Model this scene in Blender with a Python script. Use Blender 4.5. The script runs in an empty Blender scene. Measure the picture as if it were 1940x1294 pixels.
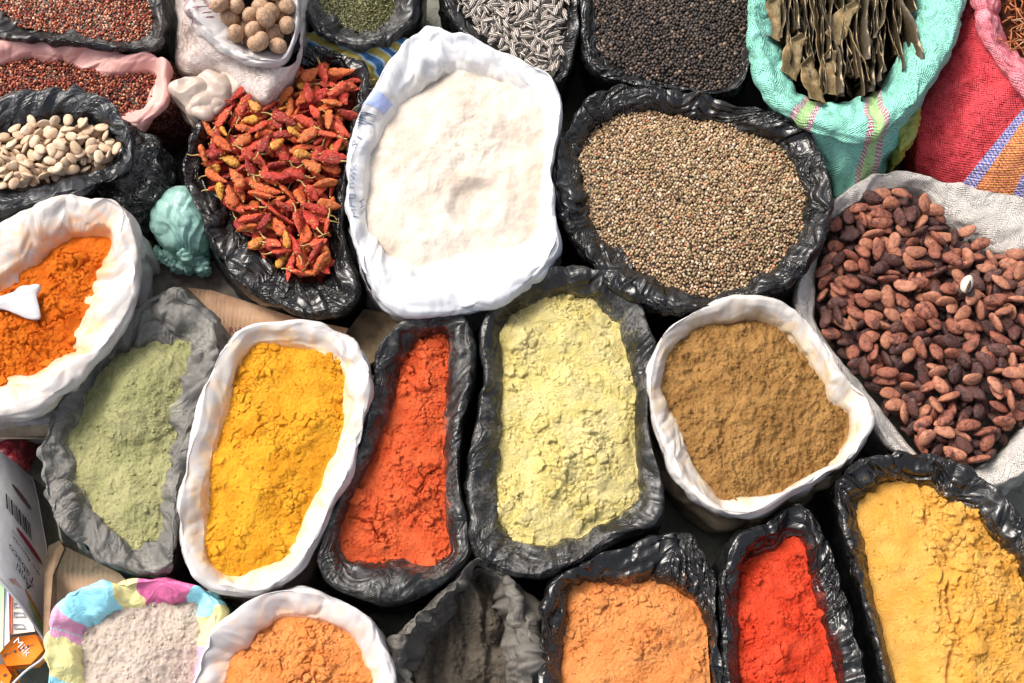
import bpy, math, random
import numpy as np
from mathutils import Vector, Matrix

# ------------------------------------------------------------------ camera, light
SC = bpy.context.scene
W0, H0, F0 = 1940.0, 1294.0, 2500.0        # photograph size and focal length in its pixels
MM = 0.0006                                 # metres per photograph pixel at the rim height
ZREF = 0.17
TILT = math.radians(21)
DIST = F0 * MM
CAM = np.array([0.0, -DIST * math.sin(TILT), ZREF + DIST * math.cos(TILT)])
cd = bpy.data.cameras.new('camera')
cam = bpy.data.objects.new('camera', cd)
SC.collection.objects.link(cam)
cam.location = CAM
cam.rotation_euler = (TILT, 0, 0)
cd.sensor_width = 36.0
cd.lens = 36.0 * F0 / W0
cd.clip_start = 0.05
cd.clip_end = 60
SC.camera = cam
R_CAM = np.array(Matrix.Rotation(TILT, 3, 'X'))

SUN_EL, SUN_AZ = math.radians(50), math.radians(-52)     # azimuth from +Y (picture top) towards -X (left)
wd = bpy.data.worlds.new('World')
SC.world = wd
wd.use_nodes = True
wn = wd.node_tree.nodes
sky = wn.new('ShaderNodeTexSky')
sky.sky_type = 'NISHITA'
sky.sun_disc = False
sky.sun_elevation = SUN_EL
sky.sun_rotation = SUN_AZ
sky.air_density = 0.8
sky.dust_density = 6.0
sky.ozone_density = 0.3
hs_ = wn.new('ShaderNodeHueSaturation')        # a milky sky
hs_.inputs['Saturation'].default_value = 0.55
wd.node_tree.links.new(sky.outputs[0], hs_.inputs['Color'])
wd.node_tree.links.new(hs_.outputs[0], wn['Background'].inputs[0])
wn['Background'].inputs[1].default_value = 0.15
sl = bpy.data.lights.new('sun', 'SUN')
sl.energy = 1.9
sl.angle = math.radians(26)
sl.color = (1.0, 0.95, 0.88)
sun = bpy.data.objects.new('sun', sl)
SC.collection.objects.link(sun)
sdir = Vector((math.sin(SUN_AZ) * math.cos(SUN_EL), math.cos(SUN_AZ) * math.cos(SUN_EL), math.sin(SUN_EL)))
sun.rotation_euler = sdir.to_track_quat('Z', 'Y').to_euler()
SC.view_settings.view_transform = 'Standard'
SC.view_settings.look = 'None'
SC.view_settings.gamma = 1
SC.view_settings.exposure = 0.58
SC.view_settings.use_curve_mapping = False


def P(p, z):
    """pixel(s) of the photograph -> world points at height z"""
    p = np.asarray(p, float)
    z = np.broadcast_to(np.asarray(z, float), p.shape[:-1])
    d = np.stack([(p[..., 0] - W0 / 2) / F0, -(p[..., 1] - H0 / 2) / F0, -np.ones(p.shape[:-1])], -1) @ R_CAM.T
    t = (z - CAM[2]) / d[..., 2]
    return CAM + d * t[..., None]


# ------------------------------------------------------------------ noise
def hsh(ix, iy, iz, seed):
    h = (ix.astype(np.int64) * 374761393 + iy.astype(np.int64) * 668265263 + iz.astype(np.int64) * 2147483647 + seed * 974711) & 0xffffffff
    h = ((h ^ (h >> 13)) * 1274126177) & 0xffffffff
    h = ((h ^ (h >> 16)) * 2246822519) & 0xffffffff
    return h ^ (h >> 15)


def perlin(x, y, z=None, seed=0):
    x, y = np.asarray(x, float), np.asarray(y, float)
    z = np.zeros_like(x) + 0.37 if z is None else np.asarray(z, float)
    xi, yi, zi = np.floor(x), np.floor(y), np.floor(z)
    fx, fy, fz = x - xi, y - yi, z - zi
    u, v, w = [f * f * f * (f * (f * 6 - 15) + 10) for f in (fx, fy, fz)]
    out = 0
    for dx in (0, 1):
        for dy in (0, 1):
            for dz in (0, 1):
                h = hsh(xi + dx, yi + dy, zi + dz, seed)
                gx = (h & 255) / 127.5 - 1
                gy = ((h >> 8) & 255) / 127.5 - 1
                gz = ((h >> 16) & 255) / 127.5 - 1
                g = gx * (fx - dx) + gy * (fy - dy) + gz * (fz - dz)
                out = out + g * (u if dx else 1 - u) * (v if dy else 1 - v) * (w if dz else 1 - w)
    return out * 1.1


def fbm(x, y, z=None, seed=0, octv=3, gain=0.5):
    s, a = 0, 1.0
    for o in range(octv):
        k = 2.03 ** o
        s = s + a * perlin(x * k, y * k, None if z is None else z * k, seed + o * 17)
        a *= gain
    return s


def ridge(x, y, z=None, seed=0, octv=2, gain=0.5):
    s, a = 0, 1.0
    for o in range(octv):
        k = 1.9 ** o
        s = s + a * (1 - 2.6 * np.abs(perlin(x * k, y * k, None if z is None else z * k, seed + o * 31)))
        a *= gain
    return s


def voro(x, y, seed=0):
    xi, yi = np.floor(x), np.floor(y)
    f1 = np.full(x.shape, 9.0)
    f2 = np.full(x.shape, 9.0)
    cid = np.zeros(x.shape)
    for dx in (-1, 0, 1):
        for dy in (-1, 0, 1):
            h = hsh(xi + dx, yi + dy, xi * 0, seed)
            px = xi + dx + (h & 1023) / 1023.0
            py = yi + dy + ((h >> 10) & 1023) / 1023.0
            d = np.hypot(px - x, py - y)
            near = d < f1
            f2 = np.where(near, f1, np.minimum(f2, d))
            cid = np.where(near, ((h >> 20) & 1023) / 1023.0, cid)
            f1 = np.minimum(f1, d)
    return f1, f2, cid


def tri(x):
    """triangular wave: planar slopes meeting in sharp creases"""
    return 4 * np.abs(x - np.floor(x + 0.5)) - 1


def sstep(a, b, x):
    t = np.clip((x - a) / (b - a), 0, 1)
    return t * t * (3 - 2 * t)


# ------------------------------------------------------------------ objects
def link(o, parent=None):
    SC.collection.objects.link(o)
    if parent is not None:
        o.parent = parent
    return o


def tag(o, label=None, cat=None, group=None, kind=None):
    if label: o['label'] = label
    if cat: o['category'] = cat
    if group: o['group'] = group
    if kind: o['kind'] = kind
    return o


def empty(name, loc):
    o = bpy.data.objects.new(name, None)
    o.location = loc
    o.empty_display_size = 0.02
    return link(o)


def mesh_np(name, V, F, mat, uv=None, uv2=None, col=None, smooth=True, wrap=None):
    """V (n,3); F (m,k) array or list of arrays with different k"""
    me = bpy.data.meshes.new(name)
    Fs = F if isinstance(F, list) else [F]
    me.vertices.add(len(V))
    me.vertices.foreach_set('co', np.ascontiguousarray(V, dtype=np.float32).ravel())
    loops = np.concatenate([f.ravel() for f in Fs]).astype(np.int32)
    sizes = np.concatenate([np.full(len(f), f.shape[1], np.int32) for f in Fs])
    starts = np.concatenate([[0], np.cumsum(sizes)[:-1]]).astype(np.int32)
    me.loops.add(len(loops))
    me.loops.foreach_set('vertex_index', loops)
    me.polygons.add(len(sizes))
    me.polygons.foreach_set('loop_start', starts)
    me.polygons.foreach_set('loop_total', sizes)
    me.update(calc_edges=True)
    for nm, u in (('UVMap', uv), ('Pair', uv2)):
        if u is not None:
            l = me.uv_layers.new(name=nm)
            l.data.foreach_set('uv', np.ascontiguousarray(u[loops], dtype=np.float32).ravel())
    if col is not None:
        a = me.color_attributes.new('Col', 'FLOAT_COLOR', 'POINT')
        c = np.ones((len(V), 4), np.float32)
        c[:, :3] = col
        a.data.foreach_set('color', c.ravel())
    if wrap is not None:
        me.attributes.new('Wrap', 'FLOAT_VECTOR', 'POINT').data.foreach_set('vector', np.ascontiguousarray(wrap, dtype=np.float32).ravel())
    me.materials.append(mat)
    if smooth:
        me.shade_smooth()
    me.validate()
    return me


def mobj(name, me, parent=None, loc=None):
    o = bpy.data.objects.new(name, me)
    if loc is not None:
        o.location = loc
    return link(o, parent)


def grid_faces(N, M, wrap):
    """N along the loop, M across; vertex id i*M+j"""
    n = N if wrap else N - 1
    i = np.arange(n)[:, None]
    j = np.arange(M - 1)[None, :]
    i2 = (i + 1) % N
    a, b, c, d = i * M + j, i2 * M + j, i2 * M + j + 1, i * M + j + 1
    return np.stack([a + 0 * b, b, c, d], -1).reshape(-1, 4)


def crom(pts, t, closed=True):
    """Catmull-Rom at float parameters t in [0,n)"""
    pts = np.asarray(pts, float)
    n = len(pts)
    k = np.floor(t).astype(int)
    f = (t - k)[:, None]
    if closed:
        g = lambda q: pts[(k + q) % n]
    else:
        g = lambda q: pts[np.clip(k + q, 0, n - 1)]
    p0, p1, p2, p3 = g(-1), g(0), g(1), g(2)
    return 0.5 * (2 * p1 + (p2 - p0) * f + (2 * p0 - 5 * p1 + 4 * p2 - p3) * f ** 2 + (3 * p1 - p0 - 3 * p2 + p3) * f ** 3)


def normals_grid(Pg, wrap):
    if wrap:
        du = np.roll(Pg, -1, 0) - np.roll(Pg, 1, 0)
    else:
        du = np.gradient(Pg, axis=0)
    dv = np.gradient(Pg, axis=1)
    n = np.cross(du, dv)
    return n / (np.linalg.norm(n, axis=-1, keepdims=True) + 1e-12)


# ------------------------------------------------------------------ materials
class NT:
    def __init__(s, name):
        s.m = bpy.data.materials.new(name)
        s.m.use_nodes = True
        s.t = s.m.node_tree
        s.b = s.t.nodes['Principled BSDF']
        s.tc = s.t.nodes.new('ShaderNodeTexCoord')

    def n(s, typ, **kw):
        nd = s.t.nodes.new(typ)
        for k, v in kw.items():
            setattr(nd, k, v)
        return nd

    def l(s, a, b):
        s.t.links.new(a, b)

    def setin(s, sock, v):
        if hasattr(v, 'is_output') or isinstance(v, bpy.types.NodeSocket):
            s.l(v, sock)
        else:
            sock.default_value = v

    def noise(s, scale, detail=3, rough=0.5, dist=0.0, vec=None, color=False):
        nd = s.n('ShaderNodeTexNoise')
        nd.inputs['Scale'].default_value = scale
        nd.inputs['Detail'].default_value = detail
        nd.inputs['Roughness'].default_value = rough
        nd.inputs['Distortion'].default_value = dist
        s.l(vec if vec is not None else s.tc.outputs['Object'], nd.inputs['Vector'])
        return nd.outputs['Color' if color else 'Fac']

    def voro(s, scale, feature='F1', vec=None, out='Distance', rand=1.0):
        nd = s.n('ShaderNodeTexVoronoi', feature=feature)
        nd.inputs['Scale'].default_value = scale
        nd.inputs['Randomness'].default_value = rand
        s.l(vec if vec is not None else s.tc.outputs['Object'], nd.inputs['Vector'])
        return nd.outputs[out]

    def math(s, op, a, b=0.0, c=0.0, clamp=False):
        nd = s.n('ShaderNodeMath', operation=op, use_clamp=clamp)
        for i, v in enumerate((a, b, c)):
            s.setin(nd.inputs[i], v)
        return nd.outputs[0]

    def mix(s, f, a, b, mode='MIX'):
        nd = s.n('ShaderNodeMix', data_type='RGBA', blend_type=mode)
        s.setin(nd.inputs[0], f)
        for sock, v in ((nd.inputs[6], a), (nd.inputs[7], b)):
            if isinstance(v, (tuple, list)):
                v = tuple(v) + (1,) if len(v) == 3 else v
            s.setin(sock, v)
        return nd.outputs[2]

    def ramp(s, f, a, b, lo=0.0, hi=1.0):
        nd = s.n('ShaderNodeMapRange')
        nd.interpolation_type = 'SMOOTHSTEP'
        s.setin(nd.inputs[0], f)
        for i, v in ((1, a), (2, b), (3, lo), (4, hi)):
            nd.inputs[i].default_value = v
        return nd.outputs[0]

    def bump(s, h, dist, strength=1.0, prev=None):
        nd = s.n('ShaderNodeBump')
        nd.inputs['Strength'].default_value = strength
        nd.inputs['Distance'].default_value = dist
        s.l(h, nd.inputs['Height'])
        if prev is not None:
            s.l(prev, nd.inputs['Normal'])
        return nd.outputs[0]

    def done(s, col=None, rough=None, normal=None, spec=None, **kw):
        if col is not None:
            if isinstance(col, (tuple, list)): col = tuple(col) + (1,) if len(col) == 3 else col
            s.setin(s.b.inputs['Base Color'], col)
        if rough is not None: s.setin(s.b.inputs['Roughness'], rough)
        if normal is not None: s.l(normal, s.b.inputs['Normal'])
        if spec is not None: s.setin(s.b.inputs['Specular IOR Level'], spec)
        for k, v in kw.items():
            s.setin(s.b.inputs[k.replace('_', ' ')], v)
        return s.m


def sheet_mix(nt, trans, col):
    """adds a translucent share to a thin sheet"""
    tr = nt.n('ShaderNodeBsdfTranslucent')
    nt.setin(tr.inputs[0], tuple(col) + (1,) if isinstance(col, (tuple, list)) else col)
    ms = nt.n('ShaderNodeMixShader')
    ms.inputs[0].default_value = trans
    nt.l(nt.b.outputs[0], ms.inputs[1])
    nt.l(tr.outputs[0], ms.inputs[2])
    nt.l(ms.outputs[0], nt.t.nodes['Material Output'].inputs[0])


def plastic(name, base, rough=0.3, amp=0.0022, scale=70, dust=0.3, dustc=(0.25, 0.24, 0.23), stain=None,
            trans=0.0, spec=0.5, fine=1.0, facet=1.0, grit=0.5):
    t = NT(name)
    at = t.n('ShaderNodeAttribute', attribute_name='Wrap')

    def folds(k, kz, det=0.0, dist=0.35):
        vm = t.n('ShaderNodeVectorMath', operation='MULTIPLY')
        t.l(at.outputs['Vector'], vm.inputs[0])
        vm.inputs[1].default_value = (k, k, kz)
        n = t.noise(1.0, det, 0.45, dist, vm.outputs[0])
        return t.math('PINGPONG', t.math('MULTIPLY', n, 3.2), 0.5)
    A = folds(scale * 1.0, scale * 0.28)
    B = folds(scale * 0.35, scale * 1.1)
    mk = t.n('ShaderNodeVectorMath', operation='SCALE')
    t.l(at.outputs['Vector'], mk.inputs[0])
    mk.inputs['Scale'].default_value = scale * 0.3
    mm = t.ramp(t.noise(1.0, 2, 0.5, 0.0, mk.outputs[0]), 0.42, 0.58)
    h = t.math('ADD', t.math('MULTIPLY', A, mm), t.math('MULTIPLY', B, t.math('SUBTRACT', 1.0, mm)))
    C = folds(scale * 2.1, scale * 1.0, 0.0, 0.6)
    D = folds(scale * 0.9, scale * 2.6, 0.0, 0.6)
    pk = t.ramp(t.noise(1.0, 1, 0.5, 0.0, (lambda q: (t.l(at.outputs['Vector'], q.inputs[0]), setattr(q.inputs['Scale'], 'default_value', scale * 0.42), q.outputs[0])[2])(t.n('ShaderNodeVectorMath', operation='SCALE'))), 0.44, 0.62, 0.12, 1.0)
    h = t.math('ADD', h, t.math('MULTIPLY', pk, t.math('ADD', t.math('MULTIPLY', C, 0.5 * fine), t.math('MULTIPLY', D, 0.42 * fine))))
    nrm = t.bump(h, amp * 0.9 * facet, 1.0)
    f = t.noise(900, 2, 0.6)
    nrm = t.bump(f, 0.00012, grit, nrm)
    m = t.noise(22, 4, 0.65)
    g2 = t.noise(260, 3, 0.7)
    dm = t.math('MULTIPLY', t.math('MULTIPLY', t.ramp(m, 0.42, 0.70), t.ramp(g2, 0.35, 0.62)), dust)
    col = t.mix(dm, base, dustc)
    if stain is not None:
        uv = t.n('ShaderNodeUVMap', uv_map='Pair')
        sx = t.n('ShaderNodeSeparateXYZ')
        t.l(uv.outputs[0], sx.inputs[0])
        g = t.math('ADD', sx.outputs[1], t.math('ADD', t.math('MULTIPLY', t.math('SUBTRACT', t.noise(45, 4, 0.7), 0.5), 0.9), t.math('MULTIPLY', t.math('SUBTRACT', t.noise(420, 2, 0.7), 0.5), 0.7 if sum(base) < 0.3 else 0.2)))
        dk_ = sum(base) < 0.6
        col = t.mix(t.ramp(g, 0.74 if dk_ else 0.48, 1.05 if dk_ else 0.88, 0, 0.7 if dk_ else 0.9), col, stain)
    rr = t.math('ADD', t.math('MULTIPLY', dm, 0.6), rough, clamp=True)
    t.done(col, rr, nrm, spec)
    if trans:
        sheet_mix(t, trans, col)
    return t.m


def powder(name, c1, c2, dark=None, bsc=1.0, fine=0.0007, speck=None, big=30, soft=1.0):
    t = NT(name)
    n1 = t.noise(big, 4, 0.6)
    col = t.mix(t.ramp(n1, 0.35, 0.65), c1, c2)
    n2 = t.noise(700, 2, 0.6)
    col = t.mix(t.ramp(n2, 0.52, 0.75, 0, 0.35 * soft), col, tuple(0.62 * k for k in (c1 if dark is None else dark)))
    if speck is not None:
        v = t.voro(420, 'F1', out='Color')
        sx = t.n('ShaderNodeSeparateColor')
        t.l(v, sx.inputs[0])
        col = t.mix(t.ramp(sx.outputs[0], 0.80, 0.9), col, speck)
    n3 = t.noise(330 * bsc, 5, 0.75, 0.0)
    nrm = t.bump(n3, 0.0026 * soft, 0.9)
    v4 = t.voro(900 * bsc, 'F1')
    nrm = t.bump(v4, fine, 0.9, nrm)
    return t.done(col, 1.0, nrm, 0.05)


def vcol_mat(name, rough=0.6, spec=0.3, bsc=900, bamp=0.0003, mottle=None):
    t = NT(name)
    a = t.n('ShaderNodeVertexColor', layer_name='Col')
    col = a.outputs[0]
    if mottle:
        col = t.mix(t.ramp(t.noise(mottle, 3, 0.6), 0.4, 0.62, 0, 0.6), col, (0.02, 0.012, 0.01))
    return t.done(col, rough, t.bump(t.noise(bsc, 2, 0.6), bamp, 0.7), spec)


BLACK = plastic('black_plastic', (0.010, 0.010, 0.010), 0.25, 0.0060, 58, 0.30, (0.11, 0.107, 0.10), spec=0.6, grit=0.15)
BLACK_DULL = plastic('dull_black_plastic', (0.013, 0.013, 0.013), 0.34, 0.0040, 42, 0.9, (0.13, 0.125, 0.115), grit=0.5)
def black_dusty(stain, dull=False):
    if dull:
        return plastic('dusty_black_plastic', (0.012, 0.012, 0.012), 0.32, 0.0042, 40, 0.9, (0.13, 0.125, 0.115), stain, grit=0.5)
    return plastic('dusty_black_plastic', (0.009, 0.009, 0.009), 0.22, 0.0060, 50, 0.30, (0.11, 0.107, 0.10), stain, spec=0.6, grit=0.15)


BODYBLACK = plastic('black_sack_body', (0.010, 0.010, 0.011), 0.4, 0.002, 30, 0.3, (0.06, 0.06, 0.06))
GREY = plastic('grey_cloth_plastic', (0.17, 0.165, 0.155), 0.55, 0.0022, 50, 0.7, (0.34, 0.33, 0.29), spec=0.3)
grey_dusty = plastic('grey_cloth_plastic_dusty', (0.125, 0.12, 0.11), 0.55, 0.0036, 42, 0.7, (0.32, 0.31, 0.27), (0.36, 0.34, 0.16), spec=0.3)
DARKGREY = plastic('dark_grey_cloth_plastic', (0.115, 0.105, 0.09), 0.55, 0.0022, 50, 0.6, (0.20, 0.18, 0.155), spec=0.3)


def white_sheet(name, base, stain=None, amp=0.0012, scale=32, trans=0.12, rough=0.35, dustc=(0.62, 0.55, 0.48), dust=0.22):
    return plastic(name, tuple(0.72 * k_ for k_ in base), rough, amp * 1.5, scale, dust, dustc, stain, trans, 0.45, 0.5, 0.75, 0.2)


def weave(name, colour_fn, rough=0.55, sc=1.0):
    """woven polypropylene: UVMap in metres gives the warp and weft"""
    t = NT(name)
    uv = t.n('ShaderNodeUVMap', uv_map='UVMap')
    sx = t.n('ShaderNodeSeparateXYZ')
    t.l(uv.outputs[0], sx.inputs[0])
    k = 2 * math.pi / (0.0034 * sc)
    a = t.math('SINE', t.math('MULTIPLY', sx.outputs[0], k))
    b = t.math('SINE', t.math('MULTIPLY', sx.outputs[1], k))
    h = t.math('MULTIPLY', a, b)
    nrm = t.bump(t.noise(45, 4, 0.6, 0.8), 0.010, 1.0)
    nrm = t.bump(h, 0.0009, 0.8, nrm)
    col = colour_fn(t, sx, h)
    t.done(col, rough, nrm, 0.3)
    return t.m


# ------------------------------------------------------------------ the sack
CUFFA = np.array([[0.30, -0.050], [0.14, -0.054], [0.02, -0.046], [-0.02, -0.029], [0.00, -0.013], [0.08, -0.003],
                  [0.24, 0.0], [0.52, -0.004], [0.80, -0.012]])


def sack(name, label, cat, pairs, zr, h, mat, bodymat=None, style='black', group=None, foot=None, dens=0.0014,
         near=0.55, seed=1, bulge=0.0, body_z=0.0, sag=1.0, thick=1.0, rough=1.0):
    pr = np.array(pairs, float)
    n = len(pr)
    zc = zr - h
    Ow = P(pr[:, :2], zr - 0.016)
    Iw = P(pr[:, 2:], zc)
    T = np.linspace(0, n, 900, endpoint=False)
    O, I = crom(Ow, T), crom(Iw, T)
    mid = (O + I) / 2
    seg = np.linalg.norm(np.roll(mid, -1, 0) - mid, axis=1)
    L = seg.sum()
    N = int(L / dens)
    cum = np.concatenate([[0], np.cumsum(seg)])
    Tx = np.concatenate([T, [n]])
    t = np.interp(np.linspace(0, L, N, endpoint=False), cum, Tx)
    t = np.minimum(t, n - 1e-6)
    s = np.linspace(0, L, N, endpoint=False)
    O, I = crom(Ow, t), crom(Iw, t)
    wv = I - O
    wv[:, 2] = 0
    wl = np.linalg.norm(wv, axis=1)
    hv = (O[:, :2] - CAM[:2]) / (CAM[2] - zr)              # how steeply each side is seen
    nearw = sstep(0.0, 0.5, (wv[:, :2] * hv).sum(1) / (wl + 1e-9) / (np.linalg.norm(hv, axis=1) + 1e-9))
    R = L / (2 * math.pi)
    ph = s / R
    cx, cy = R * np.cos(ph), R * np.sin(ph)
    zvar = 0.006 * sag * fbm(cx / 0.07, cy / 0.07, seed=seed) * 1.3
    zrl = zr + zvar - (1 - near) * h * nearw * 0.25
    M = 64
    # profile control rows: (a, z)
    cw = 0.30 * perlin(cx / 0.035, cy / 0.035, None, seed + 70)
    hemv = 0.010 * perlin(cx / 0.03, cy / 0.03, None, seed + 71) + 0.008 * tri(1.5 * perlin(cx / 0.05, cy / 0.05, None, seed + 72))
    ctrl = [(a + cw * (0.15 < a < 0.6 and k_ > 4), zrl + z * thick + (hemv if k_ < 3 else 0)) for k_, (a, z) in enumerate(CUFFA)]
    ctrl += [(0.93, zc + 0.30 * (zrl - zc)), (1.0, np.full(N, zc) + 0.0), (1.03, np.full(N, zc - 0.012)), (1.05, np.full(N, zc - 0.03))]
    A = np.stack([np.zeros(N) + c[0] for c in ctrl], 1)
    Z = np.stack([c[1] for c in ctrl], 1)
    K = A.shape[1]
    tv = np.linspace(0, K - 1, M)
    k0 = np.minimum(tv.astype(int), K - 2)
    f = tv - k0
    def cr(Q):
        g = lambda q: Q[:, np.clip(k0 + q, 0, K - 1)]
        p0, p1, p2, p3 = g(-1), g(0), g(1), g(2)
        c_ = 0.5 * (2 * p1 + (p2 - p0) * f + (2 * p0 - 5 * p1 + 4 * p2 - p3) * f ** 2 + (3 * p1 - p0 - 3 * p2 + p3) * f ** 3)
        return c_ + crisp * ((p1 + (p2 - p1) * f) - c_)
    crisp = (0.55 + 0.5 * perlin(cx / 0.04, cy / 0.04, None, seed + 75))[:, None].clip(0.1, 0.95)
    Ag, Zg = cr(A), cr(Z)
    G = O[:, None, :] * np.ones((1, M, 1)) + wv[:, None, :] * Ag[..., None]
    G[..., 2] = Zg
    # the side towards the viewer is undercut below and leans outward above, as a tight roll does
    low_ = np.clip((zr - 0.016) - Zg, 0, None) * (Ag < 0.5) * 0.9
    up_ = np.clip(Zg - zc, 0, None) * sstep(0.25, 0.75, Ag) * 0.9
    G[..., :2] += hv[:, None, :] * ((low_ - up_) * nearw[:, None])[..., None]
    dv = np.linalg.norm(np.diff(G, axis=1), axis=-1)
    v = np.concatenate([np.zeros((N, 1)), np.cumsum(dv, 1)], 1)
    X, Y = cx[:, None] + 0 * v, cy[:, None] + 0 * v
    nrm = normals_grid(G, True)
    if nrm[:, M // 2, 2].mean() < 0:
        nrm = -nrm
    fade = sstep(0.0, 0.08, Ag * 0 + tv[None, :] / (K - 1)) * (1 - 0.8 * sstep(0.80, 0.92, tv[None, :] / (K - 1)))
    fold = lambda sx_, sv_, q, kk=1.1: tri(kk * perlin(X / sx_, Y / sx_, v / sv_, q) + 0.3 * perlin(X / 0.05, Y / 0.05, v / 0.05, q + 1))
    if style == 'black':
        m_ = sstep(-0.25, 0.25, perlin(X / 0.05, Y / 0.05, v / 0.05, seed + 60))
        g_ = sstep(0.0, 0.35, perlin(X / 0.045, Y / 0.045, v / 0.09, seed + 61))          # gathered patches
        d = 0.0030 * fold(0.022, 0.085, seed, 0.9) * m_ + 0.0026 * fold(0.085, 0.020, seed + 2, 0.9) * (1 - m_)
        d = d + 0.0028 * fold(0.055, 0.05, seed + 4, 0.8) + 0.0014 * fold(0.011, 0.030, seed + 3) * g_ + 0.003 * fbm(X / 0.06, Y / 0.06, v / 0.06, seed + 9, 2) - 0.0012
        d = d * rough
    elif style == 'cloth':
        d = 0.0024 * fold(0.026, 0.05, seed) + 0.0030 * fold(0.06, 0.05, seed + 4) + 0.004 * fbm(X / 0.05, Y / 0.05, v / 0.06, seed + 9, 2)
        d = (d + 0.0008 * fold(0.012, 0.02, seed + 3) - 0.001) * rough
    elif style == 'white':
        m_ = sstep(0.05, 0.4, perlin(X / 0.06, Y / 0.06, v / 0.2, seed + 60))
        d = 0.0026 * fold(0.026, 0.10, seed, 0.9) * m_ + 0.0016 * fold(0.08, 0.024, seed + 8, 0.9) * (1 - m_) + 0.0030 * fold(0.06, 0.07, seed + 4, 0.8) + 0.003 * fbm(X / 0.09, Y / 0.09, v / 0.12, seed + 9, 2)
        d = (d + 0.0003 * fold(0.012, 0.02, seed + 3) - 0.0006) * rough
    else:
        d = 0.005 * fbm(X / 0.05, Y / 0.05, v / 0.07, seed + 9, 3) + 0.0016 * fold(0.03, 0.04, seed + 3) + 0.0012 * fold(0.07, 0.02, seed + 5) - 0.001
    wf = np.clip(wl / 0.03, 0.35, 1.3)[:, None]
    G = G + nrm * (d * fade * wf)[..., None]
    s_of = (tv / (K - 1))[None, :] + 0 * v
    uv = np.stack([s[:, None] + 0 * v, v], -1).reshape(-1, 2)
    uv2 = np.stack([(t / n)[:, None] + 0 * v, s_of], -1).reshape(-1, 2)
    base = mid.mean(0)
    base[2] = 0
    root = empty(name, base)
    tag(root, label, cat, group)
    me = mesh_np('rolled_rim', (G - base).reshape(-1, 3), grid_faces(N, M, True), mat, uv, uv2, wrap=np.stack([X, Y, v], -1).reshape(-1, 3))
    rim = mobj('rolled_rim', me, root)
    # body of the sack, from inside the rolled rim down to the floor
    nb = N // 2
    idx = (np.arange(nb) * 2) % N
    Ob, wb, zb = O[idx], wv[idx], zrl[idx]
    MB = 40
    q = np.linspace(0, 1, MB)
    prof = np.interp(q, [0, 0.15, 0.5, 0.85, 0.97, 1.0], [0.30, 0.20, 0.04, 0.10, 0.25, 0.5])
    if foot is not None:
        ft = np.array(foot, float)
        Fw = P(ft[:, :2], ft[:, 2])
        Fc = crom(Fw, t[idx])
        B = np.zeros((nb, MB, 3))
        top = Ob + wb * 0.2
        top[:, 2] = zb - 0.02
        low = Fc.copy()
        low[:, :2] += wb[:, :2] / (np.linalg.norm(wb[:, :2], axis=1, keepdims=True) + 1e-9) * 0.03
        low[:, 2] = 0
        for j, qq in enumerate(q):
            a, b, c = top, Fc, low
            if qq < 0.6:
                r = qq / 0.6
                e = 1 - (1 - r) ** 1.6
                pt = a * 1.0
                pt = np.concatenate([a[:, :2] + (b - a)[:, :2] * e, (a[:, 2:] + (b - a)[:, 2:] * r)], 1)
            else:
                r = (qq - 0.6) / 0.4
                pt = np.concatenate([b[:, :2] + (c - b)[:, :2] * r ** 2, b[:, 2:] + (c - b)[:, 2:] * r], 1)
            B[:, j] = pt
    else:
        B = Ob[:, None, :] + (wb / (np.linalg.norm(wb, axis=1, keepdims=True) + 1e-9))[:, None, :] * (prof[None, :, None] * 0.035 - bulge * np.sin(q * math.pi)[None, :, None])
        B[..., 2] = (zb - 0.022)[:, None] * (1 - q)[None, :] + body_z * q[None, :]
        B[..., :2] += hv[idx][:, None, :] * (np.clip((zr - 0.016) - B[..., 2], 0, 0.07) * 0.85 * nearw[idx][:, None])[..., None]
    nb_n = normals_grid(B, True)
    bx, by = cx[idx][:, None] + 0 * B[..., 0], cy[idx][:, None] + 0 * B[..., 0]
    dB = (0.0035 * tri(1.2 * perlin(bx / 0.045, by / 0.045, B[..., 2] / 0.05, seed + 47)) if style in ('woven', 'cloth', 'white') else 0) + 0.005 * fbm(bx / 0.04, by / 0.04, B[..., 2] / 0.05, seed + 40, 3) + 0.002 * ridge(bx / 0.02, by / 0.02, B[..., 2] / 0.06, seed + 44, 2)
    B = B + nb_n * dB[..., None]
    dvb = np.linalg.norm(np.diff(B, axis=1), axis=-1)
    vb = np.concatenate([np.zeros((nb, 1)), np.cumsum(dvb, 1)], 1) + 0.05
    uvb = np.stack([s[idx][:, None] + 0 * vb, -vb], -1).reshape(-1, 2)
    uvb2 = np.stack([(t[idx] / n)[:, None] + 0 * vb, 0 * vb - q[None, :]], -1).reshape(-1, 2)
    me = mesh_np('sack_body', (B - base).reshape(-1, 3), grid_faces(nb, MB, True), bodymat or mat, uvb, uvb2, wrap=np.stack([bx, by, vb], -1).reshape(-1, 3))
    body = mobj('sack_body', me, root)
    poly = (O + (I - O) * 0.70)[::max(1, N // 220), :2]
    tight = I[::max(1, N // 220), :2]
    return dict(root=root, rim=rim, body=body, poly=poly, inner=tight, zc=zc, zr=zr, G=G, n=nrm, t=t, tv=tv / (K - 1), nP=n, base=base)


def inside(poly, x, y):
    c = np.zeros(x.shape, bool)
    x1, y1 = poly[:, 0], poly[:, 1]
    x2, y2 = np.roll(x1, -1), np.roll(y1, -1)
    for a, b, p, q in zip(x1, y1, x2, y2):
        if b == q: continue
        m = ((b > y) != (q > y)) & (x < (p - a) * (y - b) / (q - b) + a)
        c ^= m
    return c


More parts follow.
